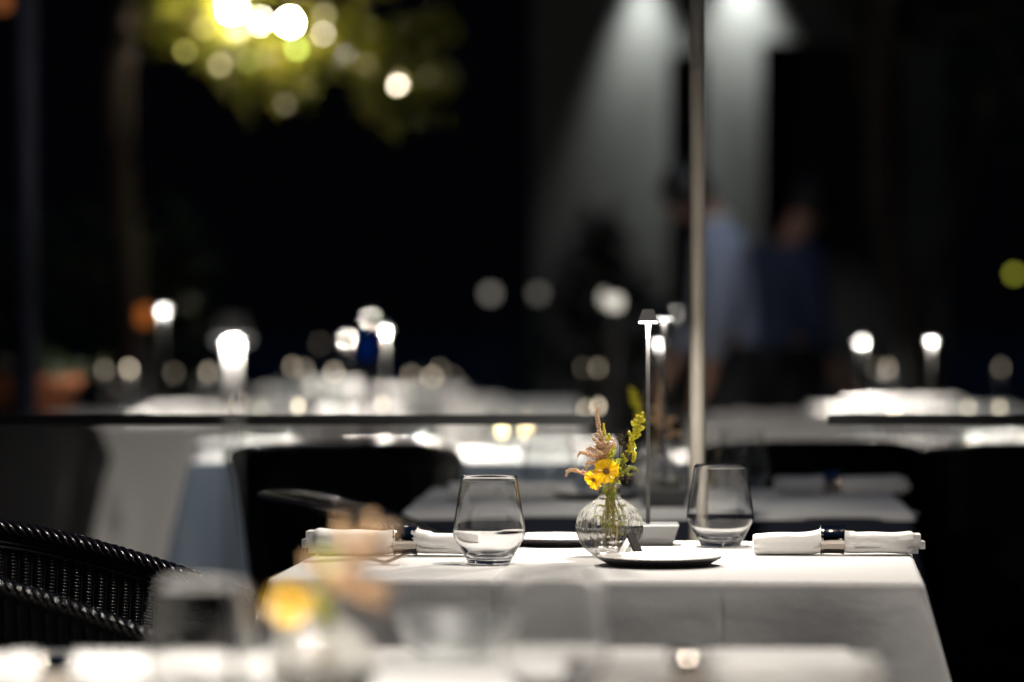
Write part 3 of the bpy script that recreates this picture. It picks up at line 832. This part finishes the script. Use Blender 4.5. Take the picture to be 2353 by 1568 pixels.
d = MB(); d.box(((bx(1750) + bx(2080)) / 2, .27, z2 / 2), ((bx(2080) - bx(1750)) / 2 - .003, .02, z2 / 2 - .003)); d.build('door', M['void'], bd, smooth=False)
tag(bd, 'grey building front with two lamp washed piers and dark openings', 'building')
def spot(name, loc, target, power, size, blend, col, rad=.02):
    L = bpy.data.lights.new(name, 'SPOT'); L.energy = power; L.spot_size = math.radians(size); L.spot_blend = blend; L.color = col; L.shadow_soft_size = rad; L.cycles.is_caustics_light = (name == 'unseen_terrace_spot')
    o = bpy.data.objects.new(name, L); COL.objects.link(o); o.location = loc
    o.rotation_euler = (Vector(target) - Vector(loc)).to_track_quat('-Z', 'Y').to_euler(); return o
for xd in (1482, 1706):
    spot('wall_downlight', (bx(xd), BZ - .11, 2.70), (bx(xd - 4), BZ + .015, 1.0), 215, 48 if xd < 1600 else 62, 1.0, (1, 1, .95))

# ------------------------------------------------------------------ trees, hedge, shrub
def tree(name, loc, trunk, limbs, centers, nleaf, mat, leafL, label, cat='tree', group=None, seed=0, trunk_r=(.07, .04)):
    rnd = random.Random(seed); t = thing(name, loc)
    tm = MB(); tp = bez([Vector(q) for q in trunk], 6)
    tm.tube(tp, [trunk_r[0] + (trunk_r[1] - trunk_r[0]) * i / len(tp) for i in range(len(tp))], 10)
    for lb in limbs:
        lp = bez([Vector(q) for q in lb], 6); tm.tube(lp, [.03 - .022 * i / len(lp) for i in range(len(lp))], 7)
    tm.build('trunk', M['bark'], t)
    cm = MB(); tot = sum(c[2] for c in centers)
    for c, r, wgt in centers:
        c = Vector(c)
        for k in range(int(nleaf * wgt / tot)):
            d = Vector((rnd.gauss(0, 1), rnd.gauss(0, 1), rnd.gauss(0, 1))).normalized() * (rnd.random() ** .45)
            p = c + Vector((d.x * r[0], d.y * r[1], d.z * r[2]))
            cm.leaf(p, Vector((rnd.gauss(0, 1), rnd.gauss(0, 1), rnd.gauss(-.5, .7))), Vector((rnd.gauss(0, 1), rnd.gauss(0, 1), 1)), leafL * rnd.uniform(.6, 1.2), leafL * .36)
    cm.build('crown', mat, t, smooth=False)
    tag(t, label, cat, group); return t
TZt = 13.6
tx = X(281, TZt)
def rel(xd, yd, dz=0): return (X(xd, TZt + dz) - tx, dz, Hh(yd, TZt + dz))
rt = random.Random(21)
clumps = []
for (xd, yd, dz, sx, sy, nn) in ((420, 40, 0, 95, 60, 7), (560, 105, .1, 110, 75, 9), (690, 130, 0, 90, 90, 9), (820, 100, -.1, 110, 70, 6), (930, 165, -.6, 90, 45, 8), (960, 110, -1.6, 70, 70, 7), (880, 215, -1.8, 60, 25, 4), (560, -120, 0, 220, 110, 12), (880, -110, 0, 220, 100, 10), (660, 225, .1, 50, 40, 2)):
    for k in range(nn):
        r_ = rt.uniform(.05, .11)
        clumps.append((rel(xd + rt.gauss(0, sx * .55), yd + rt.gauss(0, sy * .55), dz + rt.uniform(-.3, .3)), (r_, r_ * 1.2, r_ * .8), rt.uniform(.6, 1.3)))
tree('tree', (tx, TZt, 0), [(0, 0, 0), (.03, 0, .9), (-.02, 0, 1.7), (.05, 0, 2.6), (.2, 0, 3.3)],
     [[(.05, 0, 2.5), (.5, -.1, 2.65), (.95, -.1, 2.2)], [(0, 0, 2.2), (.3, .1, 2.5), (.6, .2, 2.3)], [(.1, 0, 2.8), (.7, .1, 2.9), (1.2, -.4, 2.35)], [(.5, -.1, 2.65), (.62, 0, 2.3), (.66, 0, 2.05)]],
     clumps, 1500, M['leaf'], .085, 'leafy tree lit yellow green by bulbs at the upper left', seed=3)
tree('tree', (X(2160, 14.5), 14.5, 0), [(.02, 0, 0), (0, 0, .6), (-.10, 0, 1.0), (-.22, 0, 1.5), (-.18, 0, 2.4)],
     [[(-.10, 0, 1.0), (.1, 0, 1.5), (.3, .1, 2.2)], [(-.22, 0, 1.6), (-.3, 0, 2.1), (-.2, .1, 2.6)]],
     [((.25, 0, 2.5), (.6, .6, .5), 2), ((.4, -.4, 1.9), (.4, .4, .35), 1), ((-.1, .2, 2.3), (.3, .4, .25), 1)], 1800, M['leafdark'], .11,
     'dark tree with a slanting brown trunk at the right', seed=5, trunk_r=(.085, .05))
def leafmass(name, loc, size, n, L, label, cat, seed, prof=None):
    rnd = random.Random(seed); t = thing(name, loc); m = MB()
    for k in range(n):
        u = Vector((rnd.uniform(-1, 1), rnd.uniform(-1, 1), rnd.random()))
        sc = prof(u.z) if prof else (1 - .25 * u.z ** 3)
        p = Vector((u.x * size[0] * sc, u.y * size[1] * sc, u.z * size[2] * (1 - .12 * rnd.random())))
        m.leaf(p, Vector((rnd.gauss(0, 1), rnd.gauss(0, 1), rnd.gauss(.2, .7))), Vector((rnd.gauss(0, 1), rnd.gauss(0, 1), 1)), L * rnd.uniform(.6, 1.2), L * .45)
    m.build('foliage', M['leafdark'], t, smooth=False)
    s_ = MB(); s_.tube([(0, 0, 0), (.01, 0, size[2] * .8)], [.03, .012], 7); s_.build('stem', M['bark'], t)
    tag(t, label, cat)
leafmass('hedge', (X(215, 15.5), 15.5, 0), (.55, .3, 1.45), 1500, .12, 'dark clipped hedge in the gloom at the left', 'hedge', 11)
leafmass('shrub', (X(1380, 16.0), 16.0, 0), (.36, .3, 1.46), 1500, .09, 'black shrub silhouetted against the lit wall', 'shrub', 12, lambda z: 1.0 if z < .62 else max(.12, 1 - (z - .62) / .38 * .92))

# ------------------------------------------------------------------ bulbs in the tree and garden lights
def bulb(xd, yd, Z, r, col, s, label):
    t = thing('garden_bulb', (X(xd, Z), Z, Hh(yd, Z)))
    m = MB(); m.lathe([(0, -r)] + [(r * math.sin(PI * k / 12), -r * math.cos(PI * k / 12)) for k in range(1, 11)] + [(r * .42, r * .93), (r * .4, r * 1.2)], 20)
    m.build('globe', emit('bulb_glow', col, s), t)
    m = MB(); m.lathe([(r * .45, r * 1.05), (r * .48, r * 1.9), (r * .15, r * 2.1)], 16); m.build('socket', M['blackmetal'], t)
    m = MB(); m.tube([(0, 0, r * 2.05), (.01, 0, .4), (0, 0, 3.3 - Hh(yd, Z))], .004, 5); m.build('cord', M['blackmetal'], t)
    tag(t, label, 'light bulb', 'bulbs and added leaf glints in the lit tree')
W = (1, .90, .70)
bulb(530, 22, 13.5, .024, W, 1100, 'biggest and brightest bulb at the upper left of the lit tree')
bulb(597, 50, 13.9, .016, (1, .93, .8), 120, 'smaller white bulb beside the brightest one in the tree')
bulb(665, 52, 13.2, .020, W, 700, 'bright bulb notched by a leaf in the middle of the lit tree')
bulb(740, 84, 13.6, .014, (1, .85, .68), 30, 'dim pale bulb low in the right half of the lit tree')
bulb(425, 118, 13.0, .010, (.95, .85, .2), 3.5, 'tiny added yellow green leaf glint at the left of the lit tree')  # this and the next two: glows added for shining leaves
bulb(505, 150, 13.2, .012, (1, .85, .4), 3.5, 'tiny added yellow leaf glint low under the brightest bulb')
bulb(682, 112, 13.0, .012, (.75, 1, .2), 6, 'tiny added green leaf glint below the bright notched bulb')
for xd_, yd_, s_, c_, lb_ in ((470, 66, 2.0, (.95, .85, .3), 'faint added yellow leaf glint deep in the left of the lit tree'), (570, 142, 1.6, (.8, .9, .2), 'faint added green yellow leaf glint low in the middle of the lit tree'),
                          (745, 36, 2.2, (1, .85, .5), 'faint added pale leaf glint at the top right of the lit tree'), (838, 150, 1.0, (1, .8, .5), 'dim small added leaf glint near the warm bulb behind leaves'),
                          (655, 240, 1.0, (1, .85, .5), 'lowest dim added leaf glint under the lit tree'), (985, 178, .8, (1, .8, .6), 'faintest added leaf glint at the right tip of the lit tree')):
    bulb(xd_, yd_, 13.1, .012, c_, s_, lb_)  # more small glows added for glints off glossy leaves
bulb(2330, 630, 13.5, .013, (.75, .78, .08), 1.6, 'single lit yellow green leaf with added glow at the right edge')  # stands for a lit leaf, its glow is added
bulb(6, 4, 12.0, .03, (1, .32, .1), .25, 'dim orange bulb in the top left corner')
bulb(912, 205, 12.9, .020, (1, .86, .64), 22, 'warm bulb behind leaves at the lower right of the lit tree')
def bollard(xd, yd, Z, s, label):
    h = Hh(yd, Z); t = thing('garden_light', (X(xd, Z), Z, 0))
    m = MB(); m.tube([(0, 0, 0), (0, 0, h - .02)], .012, 10); m.build('stake', M['blackmetal'], t)
    m = MB(); m.lathe([(.012, h - .02), (.02, h - .012), (.02, h + .012), (.012, h + .02)], 16); m.build('lens', emit('garden_glow', (1, .93, .8), s), t)
    m = MB(); m.lathe([(.026, h + .0205), (.024, h + .03), (0, h + .034)], 16); m.build('cap', M['blackmetal'], t)
    tag(t, label, 'garden light', 'slim garden lights in the dark')
bollard(1127, 675, 15.5, .5, 'dim round garden light left of the other one above the flowers')
bollard(1237, 675, 15.5, .3, 'faintest garden light above the flowers')
bollard(1396, 685, 11.0, .75, 'upper of the paired garden lights left of the focused lamp shade')
bollard(1413, 695, 10.2, 1.0, 'lower of the paired garden lights left of the focused lamp shade')
# candles
def candle(x, Z, z, s, label, col=(1, .74, .38)):
    t = thing('candle', (x, Z, z))
    m = MB(); m.lathe([(0, 0.0005), (.025, .0005), (.027, .05), (.0255, .05), (.0235, .003), (0, .003)], 24); m.build('holder', M['thin'], t)
    m = MB(); m.lathe([(0, .0032), (.021, .0032), (.021, .018), (0, .018)], 20); m.build('wax', M['bowl'], t)
    m = MB(); m.lathe([(0, .019), (.005, .025), (.0055, .031), (.003, .041), (0, .049)], 12); m.build('flame', emit('flame_glow', col, s), t)
    t.scale = (1.5, 1.5, 1.5)
    tag(t, label, 'candle', 'candles glowing over the railing')
candle(X(1153, 8.5), 8.5, TZ, 10, 'left one of the two candles glowing warm at the rail end')
candle(X(1208, 8.56), 8.56, TZ, 10, 'right one of the two candles glowing warm at the rail end')
def tealight(xd, yd, Z, s, label, col=(1, .84, .62)):  # small flames added to stand in for glints off the glasses
    s *= .75; h = Hh(yd, Z) - TZ; t = thing('candle', (X(xd, Z), Z, TZ))  # added stand-in for a glass glint, no real candle
    m = MB(); m.lathe([(0, .0005), (.022, .0005), (.022, .003), (.004, .006), (.0035, max(.008, h - .03)), (.010, max(.010, h - .026)), (0, max(.011, h - .0258))], 16); m.build('holder', M['blackmetal'], t)
    m = MB(); m.lathe([(0, max(.011, h - .0255)), (.007, max(.011, h - .0255)), (.007, h - .012), (0, h - .012)], 12); m.build('wax', M['pinkwax'], t)
    m = MB(); m.lathe([(0, h - .009), (.0048, h - .003), (.0052, h + .001), (.003, h + .007), (0, h + .012)], 12); m.build('flame', emit('tealight_glow', col, s), t)  # glow added for the glint, no real flame
    tag(t, label, 'candle', 'small added lights for glints on the far tables')
for a in ((297, 848, 11.2, 9, 'added glint at the far left, brightest of its little stack'), (240, 850, 11.4, 3, 'faint added glint at the far left beside the stack'),
          (480, 856, 11.3, 5, 'added glint half hidden behind the glowing foremost lamp'), (672, 843, 11.2, 4, 'golden added glint between the two big lamp glows'),
          (700, 848, 11.5, 2.5, 'fainter added glint right of the golden glint'), (767, 856, 11.6, 6, 'added glint below the lower small far lamp'),
          (945, 864, 12.1, 4, 'left one of the twin added glints right of the railing lamp'), (993, 867, 12.0, 8, 'right one of the twin added glints right of the railing lamp'),
          (1010, 850, 12.3, 2, 'faint added glint above the twin glints'), (1374, 846, 11.0, 2.5, 'dim added glint above the pink plume'),
          (685, 934, 8.4, 10, 'white added glint resting on the rail at left'), (600, 940, 9.0, 3.5, 'peach added glint on the rail beside the foremost lamp'),
          (965, 1026, 8.05, 8, 'round added glint low on the bright railing table'), (1375, 935, 9.2, 7, 'added glint cut by the rail end above the flowers'),
          (1345, 940, 9.4, 4, 'weaker added glint left of the one at the rail end'), (2040, 846, 11.6, 3.5, 'added glint between the two short right lamps'),
          (2225, 938, 9.5, 7, 'added glint on the right rail, left of the edge one'), (2297, 938, 9.3, 8, 'added glint on the right rail by the frame edge'),
          (400, 858, 12.2, 2, 'faint added glint left of the foremost glowing lamp'), (550, 925, 10.6, 3, 'peach added glint behind the foremost lamp stem'), (845, 845, 12.6, 2.5, 'amber added glint beside the big railing lamp'),
          (1040, 868, 13.2, 1.6, 'faint added glint at the right end of the far glint row'), (735, 790, 13.6, 1.0, 'brownish faint added glint left of the lower far lamp'), (880, 930, 9.6, 6, 'added glint right below the big railing lamp'),
          (2015, 846, 12.4, 1.5, 'faint violet looking added glint left of the one between the right lamps'), (1340, 846, 11.8, 1.0, 'faintest added glint left of the dim glint above the plume'),
          (2300, 846, 11.4, 2, 'faint added glint high at the right edge'), (2055, 945, 9.0, 8, 'added glint in the bright cloth above the right rail')):
    tealight(*a)
# orange pot, orange and blue lights at the left
pt = thing('planter', (X(85, 11.2), 11.2, Hh(958, 11.2)))
m = MB(); m.lathe([(0, 0), (.09, 0), (.125, .10), (.13, .10), (.13, .115), (.118, .115), (.115, .095), (0, .095)], 32); m.build('pot', M['terracotta'], pt)
m = MB()
for k in range(60): m.leaf(Vector((random.gauss(0, .05), random.gauss(0, .05), .10)), Vector((random.gauss(0, .6), random.gauss(0, .6), 1)), Vector((random.gauss(0, 1), 1, 0)), random.uniform(.06, .14), .025)
m.build('leaves', M['leafdark'], pt, smooth=False)
m = MB(); m.box((0, 0, -Hh(958, 11.2) / 2 - .001), (.14, .14, Hh(958, 11.2) / 2 - .001)); m.build('plinth', M['blackmetal'], pt, smooth=False)
tag(pt, 'orange terracotta pot on a dark plinth at the far left above the rail', 'planter')
def lantern(xd, yd, Z, col, s, name, label):
    h = Hh(yd, Z); t = thing(name, (X(xd, Z), Z, 0))
    m = MB(); m.tube([(0, 0, 0), (0, 0, h - .03)], .01, 8); m.build('stake', M['blackmetal'], t)
    m = MB(); m.lathe([(.01, h - .03), (.022, h - .02), (.022, h + .02), (.01, h + .03)], 16); m.build('lens', emit(name + '_glow', col, s), t)
    tag(t, label, 'lantern')
lantern(333, 725, 11.6, (1, .28, .05), .35, 'amber_lantern', 'small amber lantern dimly glowing left of the leftmost lamp')
lantern(842, 797, 9.2, (0, .07, .5), .10, 'blue_lantern', 'small deep blue light left of the big railing lamp')

# ------------------------------------------------------------------ people
def skinned(name, verts, edges, radii, mat, parent, sub=2):
    me = bpy.data.meshes.new(name); me.from_pydata([tuple(v) for v in verts], edges, [])
    o = bpy.data.objects.new(name, me); COL.objects.link(o)
    o.modifiers.new('skin', 'SKIN').use_smooth_shade = True
    for i, r in enumerate(radii):
        rr = r if isinstance(r, tuple) else (r, r)
        me.skin_vertices[0].data[i].radius = rr
        me.skin_vertices[0].data[i].use_root = (i == 0)
    s_ = o.modifiers.new('sub', 'SUBSURF'); s_.levels = sub; s_.render_levels = sub
    bpy.context.view_layer.update()
    dg = bpy.context.evaluated_depsgraph_get()
    nm = bpy.data.meshes.new_from_object(o.evaluated_get(dg))
    bpy.data.objects.remove(o)
    nm.materials.clear(); nm.materials.append(mat)
    nm.polygons.foreach_set('use_smooth', [True] * len(nm.polygons))
    n = bpy.data.objects.new(name, nm); COL.objects.link(n); n.parent = parent
    return n
class Sk:
    def __init__(s): s.v = []; s.e = []; s.r = []
    def p(s, co, r, prev=None):
        s.v.append(Vector(co)); s.r.append(r); i = len(s.v) - 1
        if prev is not None: s.e.append((prev, i))
        return i
    def chain(s, prev, pts):
        for co, r in pts: prev = s.p(co, r, prev)
        return prev
def person(loc, rz, J, shirt, label, collar=True):
    """J: joints in the figure's own frame; the figure faces +x."""
    t = thing('person', loc, rz)
    b = Sk()
    pel = b.p(J['pelvis'], .092); ch = b.chain(pel, [(J['waist'], .074), (J['chest'], .080)]); nk = b.chain(ch, [(J['neck'], .055), (J['neck2'], .05)])
    hd = b.chain(nk, [(J['jaw'], .072), (J['head'], .088), (J['crown'], .070)])
    face = Vector(J['face']).normalized(); hc = Vector(J['head']); jw = Vector(J['jaw'])
    b.chain(len(b.v) - 3, [(jw + face * .075, .020)])            # chin / mouth
    nose = b.chain(len(b.v) - 3, [(hc + face * .098 - (Vector(J['crown']) - hc) * .25, .012)])
    sidev = face.cross(Vector(J['crown']) - hc).normalized()
    for sg in (1, -1):
        sh = b.p(J['sh%d' % sg], .060, ch); el = b.p(J['el%d' % sg], .042, sh); wr = b.p(J['wr%d' % sg], .028, el)
        hand = Vector(J['hand%d' % sg]); d = (hand - Vector(J['wr%d' % sg])).normalized(); sd = d.cross(Vector((1, 0, .2))).normalized()
        pm = b.p(hand, (.034, .020), wr)
        for k in range(4):
            base = hand + d * .045 + sd * (.027 - .018 * k)
            b.chain(pm, [(base, .0092), (base + d * (.036 - .004 * abs(k - 1)) + face * .010, .0085), (base + d * (.062 - .007 * abs(k - 1)) + face * .028, .0072)])
        th = hand + sd * .034 + d * .004
        b.chain(pm, [(th, .0105), (th + d * .030 + sd * .010 + face * .012, .009)])
        hp = b.p(J['hip%d' % sg], .095, pel); kn = b.p(J['kn%d' % sg], .060, hp); an = b.p(J['an%d' % sg], .040, kn)
        b.chain(an, [(Vector(J['an%d' % sg]) + Vector((.13, 0, -.045)), .036)])
    skinned('body', b.v, b.e, b.r, M['skin'], t)
    c = Sk(); pl = c.p(Vector(J['pelvis']) + Vector((0, 0, -.02)), (.135, .15)); wa = c.chain(pl, [(J['waist'], (.106, .112)), (J['chest'], (.106, .115)), (Vector(J['neck']) - Vector((0, 0, .035)), .085)])
    for sg in (1, -1):
        c.chain(2, [(Vector(J['chest']) * .45 + Vector(J['sh%d' % sg]) * .55 + Vector((0, 0, .02)), .10), (J['sh%d' % sg], .096), (Vector(J['sh%d' % sg]) * .5 + Vector(J['el%d' % sg]) * .5, .074), (J['el%d' % sg], .060), (Vector(J['wr%d' % sg]) * .9 + Vector(J['el%d' % sg]) * .1, .044)])
    skinned('shirt', c.v, c.e, c.r, shirt, t)
    if collar:
        c = Sk(); c.chain(None, [(Vector(J['neck']) + Vector((-.01, 0, -.035)), .088), (Vector(J['neck']) + Vector((-.005, 0, .03)), .074)]); skinned('collar', c.v, c.e, c.r, M['collar'], t)
    c = Sk(); pl = c.p(J['pelvis'], .125)
    for sg in (1, -1):
        c.chain(0, [(J['hip%d' % sg], .112), (J['kn%d' % sg], .082), (J['an%d' % sg], .066)])
    skinned('trousers', c.v, c.e, c.r, M['trousers'], t)
    for sg in (1, -1):
        c = Sk(); a_ = Vector(J['an%d' % sg]); c.chain(None, [(a_ + Vector((-.03, 0, -.04)), .044), (a_ + Vector((.06, 0, -.046)), .046), (a_ + Vector((.15, 0, -.052)), .040)]); skinned('shoe', c.v, c.e, c.r, M['blackmetal'], t)
    c = Sk(); up = (Vector(J['crown']) - hc)
    c.chain(None, [(hc - face * .055 - up * 1.0, .066), (hc - face * .05 - up * .35, .085), (hc - face * .022 + up * .30, .102), (hc + face * .030 + up * .80, .080)]); skinned('hair', c.v, c.e, c.r, M['hair'], t)
    tag(t, label, 'person')
    return t
J = dict(pelvis=(0, 0, .86), waist=(-.005, 0, 1.02), chest=(-.0, 0, 1.19), neck=(.035, 0, 1.345), neck2=(.055, 0, 1.385), jaw=(.10, 0, 1.39), head=(.13, 0, 1.43), crown=(.165, 0, 1.495), face=(.35, -.80, -.48))
for sg in (1, -1):
    J.update({'sh%d' % sg: (.01, .175 * sg, 1.275), 'el%d' % sg: (.04 if sg < 0 else .02, .21 * sg, 1.03), 'wr%d' % sg: (.16 if sg < 0 else .05, .17 * sg, .865),
              'hand%d' % sg: (.20 if sg < 0 else .07, .155 * sg, .80), 'hip%d' % sg: (0, .09 * sg, .83), 'kn%d' % sg: (.03, .095 * sg, .48), 'an%d' % sg: (-.03, .10 * sg, .085)})
person((X(1662, 12.6), 12.6, 0), PI - .05, J, M['shirt'], 'person in a pale blue shirt with white collar, head bowed, standing behind the pole')
J2 = dict(pelvis=(0, 0, .84), waist=(0, 0, 1.0), chest=(.01, 0, 1.16), neck=(.05, 0, 1.32), neck2=(.075, 0, 1.365), jaw=(.11, 0, 1.39), head=(.135, 0, 1.45), crown=(.155, 0, 1.53), face=(.55, .75, -.35))
for sg in (1, -1):
    J2.update({'sh%d' % sg: (.0, .165 * sg, 1.245), 'el%d' % sg: (.02, .20 * sg, 1.0), 'wr%d' % sg: (.12, .17 * sg, .84), 'hand%d' % sg: (.16, .155 * sg, .775),
               'hip%d' % sg: (0, .09 * sg, .81), 'kn%d' % sg: (.02, .095 * sg, .47), 'an%d' % sg: (-.03, .10 * sg, .085)})
person((X(1800, 14.6), 14.6, 0), .5, J2, M['shirtb'], 'person in a navy blue shirt seen from behind, before the dark doorway', collar=False)

# ------------------------------------------------------------------ light
w = bpy.data.worlds.new('World'); S.world = w; w.use_nodes = True
nt = w.node_tree
for n in list(nt.nodes): nt.nodes.remove(n)
out = nt.nodes.new('ShaderNodeOutputWorld'); bg = nt.nodes.new('ShaderNodeBackground')
tc = nt.nodes.new('ShaderNodeTexCoord'); sp = nt.nodes.new('ShaderNodeSeparateXYZ'); cr = nt.nodes.new('ShaderNodeValToRGB')
cr.color_ramp.elements[0].position = .30; cr.color_ramp.elements[0].color = (.0006, .0007, .0011, 1)
cr.color_ramp.elements[1].position = .85; cr.color_ramp.elements[1].color = (.005, .016, .045, 1)
nt.links.new(tc.outputs['Generated'], sp.inputs[0]); nt.links.new(sp.outputs['Z'], cr.inputs[0]); nt.links.new(cr.outputs[0], bg.inputs[0])
bg.inputs[1].default_value = 1.0; nt.links.new(bg.outputs[0], out.inputs[0])
WARM = (1, .915, .81)
spot('unseen_terrace_spot', (.62, 4.72, 2.85), (.22, 4.72, .75), 170, 64, .5, WARM, .05)
spot('unseen_terrace_spot', (-.45, 3.5, 2.3), (.125, 5.0, .86), 62, 13, .6, WARM, .04)  # narrow fill added to brighten the bouquet, no fitting behind it
spot('unseen_terrace_spot', (.22, 2.85, 2.9), (-.06, 3.25, .75), 125, 42, .6, WARM, .07)
spot('unseen_terrace_spot', (-.3, 8.6, 2.6), (-.4, 9.6, .75), 17, 100, .6, (1, .84, .64), .07)
spot('unseen_terrace_spot', (1.15, 8.9, 2.6), (1.1, 9.6, .75), 8, 100, .6, WARM, .07)

spot('unseen_terrace_spot', (-.7, 6.75, 2.5), (-.55, 7.95, .5), 30, 50, .7, (.72, .86, 1), .05)  # cool fill added for the hanging side of the railing table
spot('unseen_terrace_spot', (.75, 11.6, 2.9), (.72, 13.0, 1.0), 30, 70, .7, (.86, .93, 1), .07)  # fill added to brighten the two people
# ------------------------------------------------------------------ camera
cam = bpy.data.cameras.new('camera'); co = bpy.data.objects.new('camera', cam); COL.objects.link(co)
co.location = (0, 0, CZ); co.rotation_euler = (PI / 2, 0, 0)
cam.lens = 135; cam.sensor_width = 36; cam.sensor_fit = 'HORIZONTAL'
cam.shift_y = -159.5 / 3840
cam.clip_start = .05; cam.clip_end = 300
cam.dof.use_dof = True; cam.dof.focus_distance = 4.97; cam.dof.aperture_fstop = 2.45; cam.dof.aperture_blades = 0
S.camera = co
S.view_settings.view_transform = 'Standard'; S.view_settings.look = 'None'; S.view_settings.exposure = 0; S.view_settings.gamma = 1
S.cycles.max_bounces = 14; S.cycles.transmission_bounces = 12; S.cycles.transparent_max_bounces = 24; S.cycles.glossy_bounces = 6; S.cycles.diffuse_bounces = 3
S.cycles.sample_clamp_indirect = 4; S.cycles.sample_clamp_direct = 0
S.cycles.use_denoising = True
